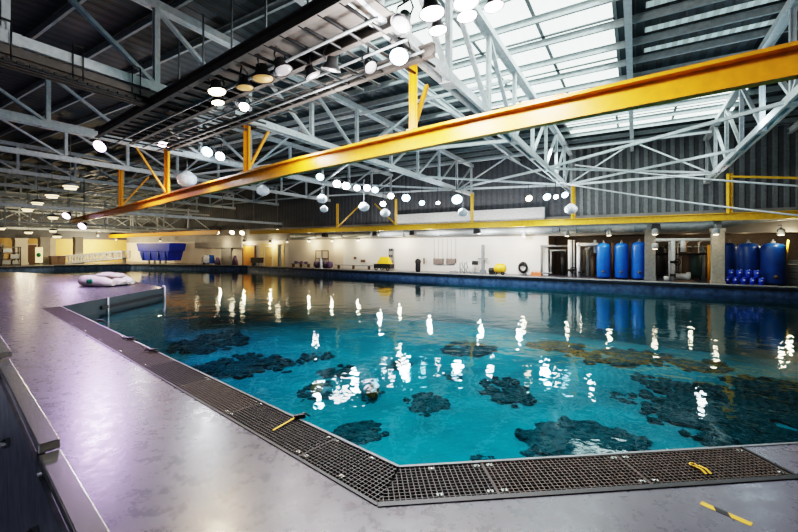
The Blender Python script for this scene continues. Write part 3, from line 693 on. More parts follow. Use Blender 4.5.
# round louvred pendants on the left
def pendant(p, r, label, top):
    t = thing('pendant_lamp', label, 'lamp', p, 0, 'round louvred pendant lamps')
    mb = MB(); mb.lathe([(r, 0), (r*1.05, .05), (r*.9, r*.35), (r*.4, r*.6), (.06, r*.7), (0, r*.7)], n=20); mb.build('shade', 'steel_dark', t)
    for k, z in enumerate((-.02, -r*.32)):
        mb = MB(); rr = r*(.95-.18*k); mb.lathe([(0, z), (rr, z), (rr, z-r*.2), (0, z-r*.22)], n=20); mb.build('diffuser_ring', 'lamp_amber', t)
    mb = MB(); mb.lathe([(0, -r*.26), (r*.98, -r*.24), (r*.98, -r*.30), (0, -r*.32)], n=20); mb.build('louvre', 'black', t)
    mb = MB(); mb.tube([(0, 0, r*.65), (0, 0, top-p.z)], .02, 6); mb.build('stem', 'steel_dark', t)
for x, y, Y, r, lab in ((70.5, 186, 24.4, .40, 'largest and highest of the round pendants, left side'), (52, 195, 28.4, .41, 'second highest round pendant on the left'), (37.5, 202.5, 33, .42, 'third round pendant of the receding left row'), (27.5, 209, 39, .46, 'fourth and smallest round pendant of the left row'),
                        (53, 217, 39, .42, 'round pendant below the row beside the violet lamp'), (57, 236, 44, .42, 'lowest round pendant over the gangway'), (53, 230.5, 46, .38, 'round pendant just above the lowest one'), (28.5, 232, 46, .40, 'round pendant above the cream pillar'), (1, 228, 46, .4, 'round pendant cut by the frame edge')):
    pendant(D(x, y, Y), r, lab, 9.7)
# downlights by the far wall
dl = thing('down_light', 'x', 'lamp')
mb = MB(); mb.lathe([(.16, 0), (.19, .05), (.19, .32), (.10, .40), (0, .40)], n=14); mb.build('housing', 'steel_dark', dl)
mb = MB(); mb.lathe([(0, -.03), (.13, -.02), (.15, .01), (0, .02)], n=14); mb.build('lens', 'lamp_warm', dl)
mb = MB(); mb.tube([(0, .0, .35), (0, .0, .6), (0, .45, .6)], .03, 6); mb.build('arm', 'steel_dark', dl)
for x, y, lab in ((196, 233, 'first above the grey fascia, nearest the hopper'), (217, 232.5, 'second above the grey fascia'), (232, 232.5, 'third above the grey fascia'), (242, 233, 'at the right end of the grey fascia'), (278, 231.5, 'above the yellow lit opening'), (294, 232, 'unlike the others hidden partly by the far beam end')):
    if x == 294: continue
    p = P(x, y, 32.8); spot_fixture(p, dn, .34, M['lamp_warm'], 'round white wall lamp ' + lab, 'round lamps above the left wall', hang=max(.3, 4.6-p.z))
dls = [(244, 242.5, 33.6, 'over the orange door'), (270, 243, 33.6, 'over the pale opening'), (287, 242, 33.6, 'right of the dark door post'), (309, 241.5, 33.6, 'left of the notice board'), (332, 241, 33.6, 'right of the notice board'), (358, 240.5, 33.6, 'above the small wall signs'),
       (524, 237, 32.95, 'above the black hose ring'), (567, 236, 32.55, 'above the white pipes'), (609, 235.5, 32.5, 'above the first bright blue tank'), (655, 234.5, 31, 'in front of the grey column top'), (655, 249, 31.2, 'halfway up the grey column'), (716, 234.5, 30.2, 'on top of the cream column'), (781, 235, 32.0, 'above the last dark blue tank'),
       (160, 241, 33.3, 'above the blue hopper'), (98, 236, 33.3, 'on the tan wall by the gangway'), (116, 240, 33.3, 'on the tan wall left of the hopper')]
for i, (x, y, v, lab) in enumerate(dls):
    p = P(x, y, v); rz = RZ
    if x < 120:
        a_ = (x-399)/F; Y_ = -77.3/(CU*a_ - SU); p = V3((a_*Y_, Y_, EYE-(y-HZ)*Y_/F)); rz = RZ+PI/2
    if i == 0: dl.location = p; dl.rotation_euler = (0, 0, RZ); dl['label'] = 'small round downlight ' + lab; dl['group'] = 'downlights by the far wall'
    else: dup(dl, p, rz, 'small round downlight ' + lab, 'downlights by the far wall')
# ---------------------------------------------------------------- coral on the pool floor
def W(x, y, z=FZ): return G(x, y, z)
reefs = [
 (427, 404, 38, 20, 9, 'oval dark coral clump in the middle of the pool'),
 (505, 391, 46, 26, 12, 'round dark coral clump right of the oval one'),
 (360, 433, 46, 22, 14, 'ragged coral clump near the long grating'),
 (290, 366, 24, 14, 5, 'small flat coral patch far left'),
 (318, 357, 30, 10, 5, 'thin coral patch above the small flat one'),
 (336, 372, 34, 12, 6, 'narrow coral patch under the row of lamp reflections'),
 (371, 395, 22, 18, 6, 'small coral head with a rusty tip'),
 (317, 392, 30, 22, 8, 'faint coral patch left of the rusty coral head'),
 (582, 442, 110, 36, 26, 'long low reef right beside the short grating'),
 (655, 382, 32, 16, 8, 'small coral patch above the great reef'),
 (622, 398, 20, 12, 5, 'smallest coral patch left of the great reef'),
 (745, 418, 176, 72, 52, 'great dark reef filling the right side of the pool'),
 (775, 390, 60, 30, 16, 'reef ledge behind the great reef at the edge'),
 (482, 460, 26, 9, 5, 'coral tuft peeking over the grating corner'),
 (535, 455, 24, 10, 5, 'coral tuft left of the long low reef'),
 (620, 358, 90, 16, 14, 'broad far reef under the beam reflection'),
 (698, 366, 60, 12, 8, 'far low reef toward the tanks'),
 (555, 347, 50, 10, 8, 'far brownish reef left of the broad one'),
 (470, 350, 50, 12, 8, 'far coral patch in the middle distance'),
 (240, 366, 86, 20, 14, 'dim dark coral bed beside the long grating'),
 (212, 343, 66, 22, 18, 'wide dark reef shelf off the dock corner'),
 (400, 366, 26, 12, 5, 'coral patch behind the rusty coral head'),
 (455, 377, 18, 8, 4, 'tiny coral knob above the oval clump')]
for i, (x, y, w, h, n, lab) in enumerate(reefs):
    c = W(x, y); rx = w/2*c.y/F; y1 = min(y+h/2, 520); ry = abs(W(x, y-h/2).y - W(x, y1).y)/2
    root = thing('coral_reef' if n > 10 else 'coral_clump', lab, 'coral', c, 0, 'corals on the pool floor')
    mb = MB(); rnd = random.Random(i*13+5)
    for k in range(n):
        a = rnd.random()*2*PI; q = math.sqrt(rnd.random())*.86; rr = (min(rx, ry*1.2, 1.5))*(.28+.32*rnd.random())
        mb.blob((math.cos(a)*q*rx*.9, math.sin(a)*q*ry*.9, rr*.06), rr*.85, 3 if n < 20 else 2, .6, 1.9, .20, i*7+k)
    for k in range(int(n*4.5)):
        a = rnd.random()*2*PI; q = .62+.5*rnd.random()**1.4; rr = min(rx, ry*1.2, 1.4)*(.07+.15*rnd.random())
        mb.blob((math.cos(a)*q*rx, math.sin(a)*q*ry, rr*.2), rr, 2, .75, 2.2, .5, i*11+k)
    mb.build('coral_body', 'coral', root, clean=False)
    if 'rusty' in lab: mb = MB(); mb.blob((.1, -.5, .35), .25, 3, .5, 2, 1.2, 3); mb.build('rusty_tip', 'coral_orange', root)
# ---------------------------------------------------------------- things along the far wall
def tank(x, x0, x1, ytop, ybot, v, m, label):
    p = H(u(x, v), v); Y = p.y; r = (x1-x0)/2*Y/F*.94; h = EYE-(ytop-HZ)*Y/F
    t = thing('filter_tank', label, 'tank', p, RZ, 'blue filter tanks')
    mb = MB(); mb.lathe([(0, .06), (r*.9, .06), (r, .18), (r, h-.35), (r*.96, h-.2), (r*.75, h-.06), (r*.3, h), (0, h)], n=24); mb.build('vessel', m, t)
    mb = MB(); mb.lathe([(r*.86, 0), (r*.92, .1), (0, .1)], n=20); mb.build('base_ring', 'black', t)
    mb = MB(); mb.lathe([(r*.22, h-.02), (r*.22, h+.08), (r*.1, h+.1), (r*.1, h+.22), (0, h+.22)], n=12); mb.build('top_valve', 'steel_dark', t)
    mb = MB(); mb.lathe([(r*.2, -.02), (r*.2, .06), (0, .08)], (0, -r, h*.2), 10, (0, -1, 0)); mb.build('drain_port', 'brown', t)
for x, x0, x1, yt, yb, v, m, lab in ((603.5, 597, 610, 243, 279, 33, 'blue', 'bright blue filter tank nearest the white pipes'), (621.5, 615, 628, 243, 280, 33, 'blue', 'bright blue filter tank, middle of the left three'), (639.5, 632, 647, 242, 280, 33, 'blue', 'bright blue filter tank against the grey column'),
        (729.5, 723, 736, 243, 284, 34.0, 'blue_dark', 'dark blue filter tank half behind the cream column'), (748.5, 739, 758, 243, 285, 32.8, 'blue_dark', 'dark blue filter tank behind the blue drums'), (773, 763.5, 784, 243, 286, 32.2, 'blue_dark', 'widest dark blue filter tank beside the lit wall')):
    tank(x, x0, x1, yt, yb, v, m, lab)
# columns
for x, w, v, m, lab in ((650, 10, 31.9, 'pillar', 'grey'), (717.5, 11, 31.4, 'pillar2', 'cream')):
    p = H(u(x, v), v); ww = w*p.y/F*.9; mb = MB(); mb.box((0, 0, 1.75), (ww, ww, 3.5)); mb.box((0, 0, .1), (ww+.08, ww+.08, .2)); mb.box((0, 0, 3.4), (ww+.1, ww+.1, .2))
    struct(mb.build('trim_9' if x < 700 else 'trim_10', m, loc=p, rz=RZ))
    mb = MB(); mb.box((0, 0, 3.7), (ww*.6, ww*.6, .7)); struct(mb.build('trim_11', 'steel_dark', loc=p, rz=RZ))
# white wall things (v of the wall face)
WF = VB-.05
def wpos(x, v): return H(u(x, v), v)
def upx(x, y, v): return P(x, y, v)
for x0, x1, lab in ((433, 444, 'grey slatted vent panel hung on the white wall, one of two, left'), (446, 456.5, 'grey slatted vent panel hung on the white wall, next to the black box')):
    a, b = P(x0, 264, WF-.1), P(x1, 258.5, WF-.1); w = (H(u(x1, WF), 0)-H(u(x0, WF), 0)).length
    t = thing('vent_panel', lab, 'vent', (a+b)/2, RZ, 'slatted vent panels')
    h = abs(b.z-a.z); mb = MB()
    w *= .84
    for i in range(6): mb.box((0, 0, -h/2+h*(i+.5)/6), (w*.94, .06, h/8))
    mb.build('slats', 'ventgrey', t); mb = MB()
    for sx in (-.5, .5): mb.box((sx*w, 0, 0), (.05, .09, h))
    mb.build('frame', 'brown_steel', t)
    for sx in (-.45, 0, .45): mb = MB(); mb.tube([(sx*w, 0, h/2-.05), (sx*w, 0, 3.2-(a.z+b.z)/2)], .018, 6); mb.build('hanging_rod', 'greywall', t)
# rack of white bent tubes
p = wpos(463, 33.2); t = thing('tube_rack', 'low rack of white bent tubes standing against the white wall', 'rack', p, RZ)
for i in range(4):
    x = -.7+i*.42; mb = MB(); mb.tube([(x, 0, 0), (x, 0, .9), (x+.16, 0, 1.0), (x+.32, 0, .5), (x+.1, 0, .35), (x+.38, 0, 0)], .045, 8); mb.build('bent_tube', 'white' if i % 3 == 0 else 'steel_dark', t)
mb = MB(); mb.bar((-1.3, 0, .12), (2.0, 0, .12), .08); mb.build('base_bar', 'steel_dark', t)
p = wpos(483, 34.2); mb = MB(); mb.channel((0, 0, 0), (0, 0, 2.6), .34, .2, .04, (1, 0, 0)); mb.box((0, 0, .15), (.5, .3, .3)); mb.box((0, -.05, 1.3), (.9, .15, .12))
tag(mb.build('wall_stanchion', 'steel_dark', loc=p, rz=RZ), 'tall grey upright channel fixed to the white wall', 'stanchion')
p = wpos(475, 33.7); t = thing('instrument_box', 'black instrument box on a thin stand by the grey upright', 'box', p, RZ)
mb = MB(); mb.box((0, 0, .95), (.5, .35, .36), taper=.85); mb.build('housing', 'black', t); mb = MB(); mb.tube([(0, 0, 0), (0, 0, .8)], .03); mb.box((0, 0, .03), (.5, .4, .06)); mb.build('stand', 'steel_dark', t)
# yellow machine
p = wpos(499, 33.0); t = thing('yellow_pump', 'round yellow pump with a black motor on the far edge', 'pump', p, RZ)
mb = MB(); mb.lathe([(0, -.5), (.25, -.48), (.42, -.3), (.45, .0), (.42, .3), (.25, .48), (0, .5)], (.1, 0, .52), 18, (1, 0, 0)); mb.build('body', 'yellow2', t)
mb = MB(); mb.lathe([(0, -.25), (.22, -.24), (.24, .2), (0, .22)], (-.62, 0, .36), 14, (1, 0, 0)); mb.box((-.62, 0, .1), (.4, .35, .2)); mb.build('motor', 'black', t)
for sx in (-.2, .4): mb = MB(); mb.torus((sx, -.3, .14), .11, .045, (0, 1, 0), 16, 6); mb.build('wheel', 'black_rubber', t)
mb = MB(); mb.box((.1, 0, .12), (1.0, .4, .08)); mb.build('frame', 'steel_dark', t)
p = P(523, 267.5, WF-.12); t = thing('hose_ring', 'black hose coil hung as a ring on the white wall', 'hose', p, RZ)
mb = MB(); mb.torus((0, 0, 0), .33, .10, (0, 1, 0), 28, 10, 1, 1.15); mb.torus((0, -.06, 0), .30, .07, (0, 1, 0), 28, 8, 1, 1.2); mb.build('coil', 'black_rubber', t)
mb = MB(); mb.box((0, .05, .4), (.14, .2, .1)); mb.tube([(.0, 0, -.4), (0.05, 0, -.9)], .04); mb.build('wall_hook', 'steel_dark', t)
for k, x in enumerate((534, 538.5)):
    p = wpos(x, 32.9); mb = MB(); mb.box((0, 0, .17), (.46, .3, .3), taper=.8); mb.tube([(-.15, 0, .32), (-.1, 0, .42), (.1, 0, .42), (.15, 0, .32)], .025, 6)
    tag(mb.build('tool_case', 'red', loc=p, rz=RZ), ['orange red tool case, the one nearer the hose ring', 'orange red tool case, the one nearer the black pipes'][k], 'case')
# pipe loops
def pipe(pts, r, m, label, v, name='pipe_run', valve=()):
    q = [P(x, y, v) for x, y in pts]; t = thing(name, label, 'pipe', V3((q[0].x, q[0].y, 0)))
    o = V3((q[0].x, q[0].y, 0)); mb = MB()
    for a, b in zip(q, q[1:]): mb.tube([a-o, b-o], r, 10)
    for a in q[1:-1]: mb.lathe([(0, -r*1.3), (r*1.25, -r*.8), (r*1.25, r*.8), (0, r*1.3)], a-o, 10)
    mb.build('pipe', m, t)
    for x, y in valve:
        a = P(x, y, v)-o; mb = MB(); mb.lathe([(r*1.7, -.08), (r*1.7, .08), (0, .08)], a, 12); mb.torus(a+V3((0, -r*2.4, 0)), r*1.5, .03, (0, 1, 0), 14, 6); mb.tube([a, a+V3((0, -r*2.4, 0))], .03, 6); mb.build('valve', 'black', t)
    return t
pipe([(541.5, 276.5), (541.5, 246), (568, 246)], .09, 'steel_dark', 'outer black pipe loop at the edge of the white wall', 34.2)
pipe([(541.5, 273), (551, 273), (551, 250.5), (566, 250.5)], .075, 'steel_dark', 'inner black pipe loop with a low crossbar', 34.0)
pipe([(570, 278.5), (570, 240)], .15, 'white', 'thick white standpipe left of the bright blue tanks', 33.6, valve=[(571, 270)])
pipe([(574, 278.5), (574, 262), (574, 240)], .07, 'white', 'thin white standpipe next to the thick one', 33.9)
pipe([(578.5, 278.5), (578.5, 244.5), (598, 244.5)], .13, 'white', 'white pipe turning toward the first bright blue tank', 33.5, valve=[(581, 272)])
pipe([(595, 240), (595, 253)], .10, 'steel', 'short grey drop pipe by the first bright blue tank', 34)
pipe([(596, 254), (593, 254), (593, 279)], .12, 'brown', 'brown pipe left of the first bright blue tank', 34.6)
pipe([(563, 278), (563, 250)], .22, 'black', 'black riser behind the white pipes', 35)
pipe([(588, 279), (588, 250), (592, 246)], .16, 'steel_dark', 'grey riser deep in the recess', 36)
for x, w, lab in ((612.5, .09, 'between the first two bright blue tanks'), (630.5, .09, 'between the last two bright blue tanks')):
    pipe([(x, 281), (x, 243)], w, 'brown', 'brown riser pipe ' + lab, 33.4)
pipe([(655, 240), (712, 239.5)], .11, 'white', 'long white header pipe between the two columns', 33)
pipe([(673, 283), (673, 240)], .14, 'white', 'white standpipe between the columns', 33, valve=[(674, 262), (674, 275)])
pipe([(669.5, 282), (669.5, 242)], .07, 'white', 'thin white pipe left of the standpipe between the columns', 33.4)
pipe([(683, 252), (683, 240)], .15, 'white', 'short white drop pipe under the header', 33)
pipe([(709, 284), (709, 245)], .09, 'yellow', 'yellow standpipe beside the cream column', 33.2)
pipe([(655, 254), (712, 254)], .06, 'black', 'thin black pipe crossing low between the columns', 34)
pipe([(703, 283), (703, 252), (700, 246)], .14, 'steel_dark', 'grey riser left of the yellow standpipe', 35)
pipe([(788, 240), (786, 262)], .06, 'yellow2', 'thin yellow pipe on the lit wall right of the tanks', 34.5)
for k, (x, m, r, h, lab) in enumerate(((695, 'darkgreen', .42, 1.9, 'dark green upright vessel between the columns'), (661, 'black', .3, 2.4, 'black upright vessel beside the grey column'), (687, 'brown', .3, 2.0, 'brown upright vessel left of the dark green one'))):
    p = wpos(x, 35); t = thing('pressure_vessel', lab, 'tank', p, RZ)
    mb = MB(); mb.lathe([(0, .15), (r*.8, .2), (r, .4), (r, h-.3), (r*.7, h-.05), (0, h)], n=18); mb.build('vessel', m, t)
    for a in (0, 2.1, 4.2): mb = MB(); mb.bar((math.cos(a)*r*.7, math.sin(a)*r*.7, 0), (math.cos(a)*r*.7, math.sin(a)*r*.7, .45), .06); mb.build('leg', 'black', t)
p = wpos(666, 32.2); t = thing('bucket', 'small white bucket on the edge beside the grey column', 'bucket', p)
mb = MB(); mb.lathe([(0, 0), (.13, 0), (.17, .34), (.15, .34), (.12, .04), (0, .04)], n=16); mb.build('pail', 'white', t); mb = MB(); mb.tube([(-.17, 0, .32), (-.1, -.1, .45), (.1, -.1, .45), (.17, 0, .32)], .012, 6); mb.build('handle', 'steel_dark', t)
p = wpos(684, 32.4); t = thing('water_pump', 'grey pump set on the edge between the columns', 'pump', p, RZ)
mb = MB(); mb.lathe([(0, -.45), (.18, -.44), (.2, .1), (.3, .15), (.3, .35), (0, .36)], (0, 0, .35), 16, (1, 0, 0)); mb.build('motor', 'greywall', t); mb = MB(); mb.box((0, 0, .06), (1.1, .4, .12)); mb.build('base', 'brown', t)
nn = ['first', 'second', 'third', 'fourth', 'fifth', 'sixth', 'seventh', 'eighth', 'ninth', 'tenth', 'eleventh', 'twelfth', 'thirteenth', 'fourteenth']
for k, (x, yt, r, m) in enumerate(((657.5, 243, .06, 'steel_dark'), (661.5, 252, .05, 'brown'), (665, 247, .09, 'black'), (677.5, 244, .06, 'steel_dark'), (680.5, 258, .08, 'greywall'), (686, 243, .05, 'brown'), (690.5, 248, .07, 'black'), (699, 243, .06, 'greywall'), (705.5, 250, .06, 'brown'))):
    pipe([(x, 282), (x, yt), (x+3, yt-2)], r, m, 'upright service pipe between the columns, ' + nn[k] + ' from the grey column', 36.2, 'service_pipe')
for k, (y, r, m) in enumerate(((247, .05, 'steel_dark'), (260, .05, 'brown'), (268, .06, 'black'))):
    pipe([(655, y), (712, y-.5)], r, m, 'level service pipe between the columns, ' + ['upper', 'middle', 'lower'][k], 36.6, 'service_pipe')
for k, (x, yt, r, m) in enumerate(((584, 250, .05, 'greywall'), (591, 244, .05, 'steel_dark'), (596.5, 249, .08, 'brown'))):
    pipe([(x, 279), (x, yt), (x+2, yt-2)], r, m, 'upright service pipe in the recess by the white pipes, ' + nn[k] + ' from them', 36.8, 'service_pipe')
# blue drums
k = 0; proto = thing('blue_drum', 'x', 'drum')
mb = MB(); mb.lathe([(0, 0), (.15, 0), (.165, .02), (.165, .20), (.175, .215), (.165, .23), (.165, .42), (.15, .45), (0, .45)], n=18); mb.build('drum_body', mat('bright_blue_drum', (.012, .07, .55), .35), proto)
mb = MB(); mb.lathe([(.04, 0), (.04, .03), (0, .03)], (.07, 0, .45), 8); mb.lathe([(.045, 0), (.045, .02), (0, .025)], (0, -.165, .3), 8, (0, -1, 0)); mb.build('bung', 'white', proto)
dlabs = ['bottom row of the drum stack, by the cream column', 'bottom row, second drum from the cream column', 'bottom row, third drum from the cream column', 'bottom row, fourth drum from the cream column', 'bottom row, drum at the open end', 'upper row, by the cream column', 'upper row, second drum from the cream column', 'upper row, third drum from the cream column', 'upper row, drum at the open end']
for j in range(9):
    row, i = (0, j) if j < 5 else (1, j-5)
    p = wpos(727, 31.5) + H(1, 0)*(.40*i + (.20 if row else 0)) + V3((0, 0, .45*row))
    if j == 0: proto.location = p; proto.rotation_euler = (0, 0, RZ); proto['label'] = 'royal blue drum, ' + dlabs[j]; proto['group'] = 'stacked blue drums'
    else: dup(proto, p, RZ, 'royal blue drum, ' + dlabs[j], 'stacked blue drums')
for j in range(4):
    p = wpos(791, 33.2) + V3((0, 0, .40*j)); t = thing('storage_crate', 'grey slatted crate by the lit wall, ' + ['lowest of the stack', 'second from the floor', 'third from the floor', 'topmost of the stack'][j], 'crate', p, RZ, 'grey crate stack')
    mb = MB(); mb.box((0, 0, .04), (1.1, .8, .06))
    for z in (.15, .28):
        for sy in (-.4, .4): mb.box((0, sy, z), (1.1, .03, .08))
        for sx in (-.55, .55): mb.box((sx, 0, z), (.03, .8, .08))
    for sx in (-.53, .53):
        for sy in (-.38, .38): mb.box((sx, sy, .2), (.06, .06, .38))
    mb.build('crate_frame', 'steel_dark', t)
# left half of the far wall
p = wpos(418, 33.2); mb = MB(); mb.lathe([(0, 0), (.2, 0), (.26, .2), (.24, .7), (.3, 1.0), (.2, 1.2), (.08, 1.25), (0, 1.25)], n=14); mb.tube([(0, 0, 1.2), (-.1, 0, 1.35), (.1, 0, 1.35), (0, 0, 1.2)], .02, 6)
tag(mb.build('gear_bag', 'black_rubber', loc=p), 'tall black gear bag standing on the far edge', 'bag')
p = wpos(384, 33.3); t = thing('yellow_cart', 'yellow topped equipment cart with dark wheels by the tall sign', 'cart', p, RZ)
mb = MB(); mb.box((.1, 0, 1.05), (1.5, .7, .7), taper=.55); mb.build('cover', 'yellow2', t); mb = MB(); mb.box((0, 0, .45), (2.0, .8, .45)); mb.build('chassis', 'black', t)
for sx in (-.7, 0, .7): mb = MB(); mb.torus((sx, -.4, .2), .14, .06, (0, 1, 0), 16, 8); mb.build('wheel', 'black_rubber', t)
p = P(391, 256, 34.2); t = thing('sign_board', 'tall narrow dark sign board with pale squares on the wall', 'sign', p, RZ)
mb = MB(); mb.box((0, 0, 0), (.55, .08, 1.6)); mb.build('board', 'steel_dark', t)
for i in range(5):
    for sx in (-.12, .12): mb = MB(); mb.box((sx, -.045, -.62+i*.31), (.18, .02, .2)); mb.build('notice', 'greywall' if (i % 2) else 'black', t)
for x, y, w, h, lab in ((355, 258, .35, .25, 'tiny dark wall sign nearer the notice board'), (363, 261, .6, .28, 'small dark wide wall sign nearer the yellow cart'), (424, 261, .12, .6, 'slim dark fixture on the wall above the black bag')):
    mb = MB(); mb.box((0, 0, 0), (w, .05, h)); mb.box((0, .04, 0), (w*.6, .08, h*.6)); mb.box((0, -.03, 0), (w*.8, .02, h*.7)); tag(mb.build('wall_sign', 'brown', loc=P(x, y, 34.35), rz=RZ), lab, 'sign')
p = wpos(322, 34.2); t = thing('notice_board', 'brown framed rack of boards against the cream wall', 'board', p, RZ)
mb = MB(); w = 1.9
for sx in (-w/2, 0, w/2): mb.bar((sx, 0, 0), (sx, 0, 2.0), .07)
mb.bar((-w/2, 0, 2.0), (w/2, 0, 2.0), .08); mb.bar((-w/2, 0, 1.1), (w/2, 0, 1.1), .06); mb.build('frame', 'brown', t)
mb = MB(); mb.box((0, .03, 1.55), (w*.92, .03, .8)); mb.build('board', 'cream', t)
for i in range(4):
    p = wpos(317+i*4.2, 33.5); t = thing('equipment_pack', 'dark purple pack in front of the notice board, ' + ['first from the white post', 'second from the white post', 'third from the white post', 'last in the row'][i], 'pack', p, RZ, 'dark packs in a row')
    mb = MB(); mb.blob((0, 0, .42), .36, 3, .2, 1.2, 1.15, i); mb.build('bag', 'purple', t); mb = MB(); mb.tube([(-.12, -.3, .75), (-.14, -.42, .4), (-.1, -.35, .12)], .03, 6); mb.tube([(.12, -.3, .75), (.14, -.42, .4), (.1, -.35, .12)], .03, 6); mb.build('strap', 'black', t)
p = wpos(321, 31.9); mb = MB(); mb.tube([(0, 0, .03), (0.02, 0, .5), (-.04, 0, .9), (-.02, 0, 1.2)], .1, 10, radii=[.16, .13, .14, .05]); mb.lathe([(.2, 0), (.2, .05), (0, .05)], n=14)
tag(mb.build('edge_marker', 'white', loc=p+V3((0, 0, .06))), 'slim white marker post standing on the far pool edge', 'post')
# low benches
for x0, x1, lab in ((292, 310, 'low dark bench against the cream wall left of the notice board'), (336, 372, 'long low dark bench right of the notice board')):
    a, b = u(x0, 33.9), u(x1, 33.9); p = H((a+b)/2, 33.9); w = b-a; t = thing('bench', lab, 'bench', p, RZ); mb = MB(); mb.box((0, 0, .42), (w, .4, .06)); mb.build('seat', 'steel_dark', t)
    for sx in (-.42, 0, .42): mb = MB(); mb.box((sx*w, 0, .2), (.08, .36, .4)); mb.build('leg', 'brown', t)
for i, x in enumerate((296, 301, 306)):
    p = wpos(x, 33.9) + V3((0, 0, .45)); mb = MB(); mb.blob((0, 0, .14), .26, 3, .3, 1.3, .6, 40+i); tag(mb.build('towel_bundle', 'purple', loc=p), ['dark bundle on the low bench, nearest the door post', 'dark bundle in the middle of the low bench', 'dark bundle on the low bench, nearest the notice board'][i], 'bundle')
# doors
def door(x0, x1, v, h, m, n, fm='cream'):
    a, b = u(x0, v), u(x1, v); w = b-a; p = H((a+b)/2, v)
    t = thing('door_%d' % n, 'x', 'door', p, RZ); del t['label']; del t['category']; t['kind'] = 'structure'
    mb = MB(); mb.box((0, 0, h/2), (w*.9, .08, h)); mb.build('door_leaf', m, t)
    mb = MB()
    for sx in (-.5, .5): mb.box((sx*w, 0, h/2), (.12, .14, h+.1))
    mb.box((0, 0, h+.05), (w+.1, .14, .12)); mb.build('door_frame', fm, t)
    mb = MB(); mb.lathe([(.05, 0), (.05, .06), (0, .07)], (w*.36, -.04, 1.05), 8, (0, -1, 0)); mb.build('door_handle', 'black', t)
door(243, 255, 34.4, 2.6, 'orange', 1, 'brown'); door(265, 272.5, 34.4, 2.5, 'tan', 2); door(222, 231, 34.4, 2.3, 'greywall', 3, 'steel_dark')
mb = MB(); a, b = u(259, 34.3), u(283, 34.3); mb.box((0, 0, 1.45), (b-a, .06, 2.9)); struct(mb.build('trim_12', mat('yellow_lit_wall', (.75, .55, .25), .7), loc=H((a+b)/2, 34.47), rz=RZ))  # yellow light of the opening put into the panel colour
mb = MB(); mb.box((0, 0, 1.4), (.3, .3, 2.8)); mb.box((0, 0, 2.7), (.5, .4, .15)); struct(mb.build('trim_13', 'steel_dark', loc=wpos(279.5, 34), rz=RZ))
p = wpos(257, 33.2); t = thing('transport_case', 'black transport case on legs beside the orange door', 'case', p, RZ)
mb = MB(); mb.box((0, 0, .75), (1.6, .7, .6)); mb.box((0, 0, 1.07), (1.66, .76, .06)); mb.build('case_body', 'black', t)
for sx in (-.6, .6): mb = MB(); mb.box((sx, 0, .23), (.1, .6, .46)); mb.build('leg', 'steel_dark', t)
p = wpos(209, 33); t = thing('blue_machine', 'blue floor machine with a dark head left of the grey door', 'machine', p, RZ)
mb = MB(); mb.box((0, 0, .75), (1.5, .9, 1.2), taper=.8); mb.build('body', 'blue_dark', t); mb = MB(); mb.box((-1.0, 0, .55), (.7, .7, 1.0), taper=.7); mb.build('head', 'black', t)
for sx in (-.5, .5): mb = MB(); mb.torus((sx, -.45, .16), .12, .05, (0, 1, 0), 14, 6); mb.build('wheel', 'black_rubber', t)
for x, h, lab in ((217.5, 1.0, 'purple draped stand between the blue machine and grey door'), (235, 1.3, 'purple draped stand right of the grey door')):
    p = wpos(x, 33.3); mb = MB(); mb.lathe([(0, 0), (.4, 0), (.34, h*.5), (.22, h*.8), (.18, h), (0, h+.05)], n=14); tag(mb.build('draped_stand', 'purple', loc=p), lab, 'stand')
# blue hopper
p = D(161.5, 264, 58); p.z = 0; t = thing('blue_hopper', 'large royal blue tapered hopper on short legs over the far pool edge', 'hopper', p, TH*.5)
mb = MB(); zb, zt = .5, 3.05
mb.quadstrip([[V3((x*w, y*d, z)) for x, y in ((-.5, -.5), (.5, -.5), (.5, .5), (-.5, .5))] for w, d, z in ((4.7, 2.4, zb), (5.3, 2.7, 1.85), (5.7, 2.8, 1.9), (6.1, 3.0, zt), (5.8, 2.7, zt), (5.6, 2.5, zt-.3))]); mb.build('hopper_shell', 'blue_bin', t)
for sx in (-1.0, 0, 1.0, 2.0): mb = MB(); mb.bar((sx, -1.2, 0), (sx, -1.2, zb+.05), .22); mb.build('leg', 'steel_dark', t)
for sx in (-2.0, -.7, .8, 2.0): mb = MB(); mb.box((sx, -1.36, 1.2), (.12, .1, 1.3)); mb.build('rib', 'blue_dark', t)
# white gangway
a, b = D(63, 263.5, 58), D(122, 259, 60); a.z = .06; t = thing('gangway', 'long white lattice gangway lying on the far left deck', 'gangway', a)
L = b-a; L.z = .75; dpt = V3((.35, 1.2, 0)); hh = V3((0, 0, 1.05))
for k, o in enumerate((V3(), dpt)):
    mb = MB(); mb.bar(o, o+L, .24); mb.bar(o+hh, o+L+hh, .26)
    for i in range(11): q = L*(i/10)+o; mb.bar(q, q+hh, .17)
    for i in range(0, 10): q = L*(i/10)+o; r = L*((i+1)/10)+o; mb.bar(q, r+hh, .10)
    mb.build('side_lattice', 'white', t)
mb = MB(); mb.prof(dpt*.5+V3((0, 0, .05)), L+dpt*.5+V3((0, 0, .05)), [(-.6, 0), (.6, 0), (.6, .04), (-.6, .04)]); mb.build('walkway', 'greywall', t)
mb = MB(); q = L*.97+dpt*.5; mb.bar(V3((q.x, q.y, -.06)), q, .3); mb.build('foot', 'steel_dark', t)
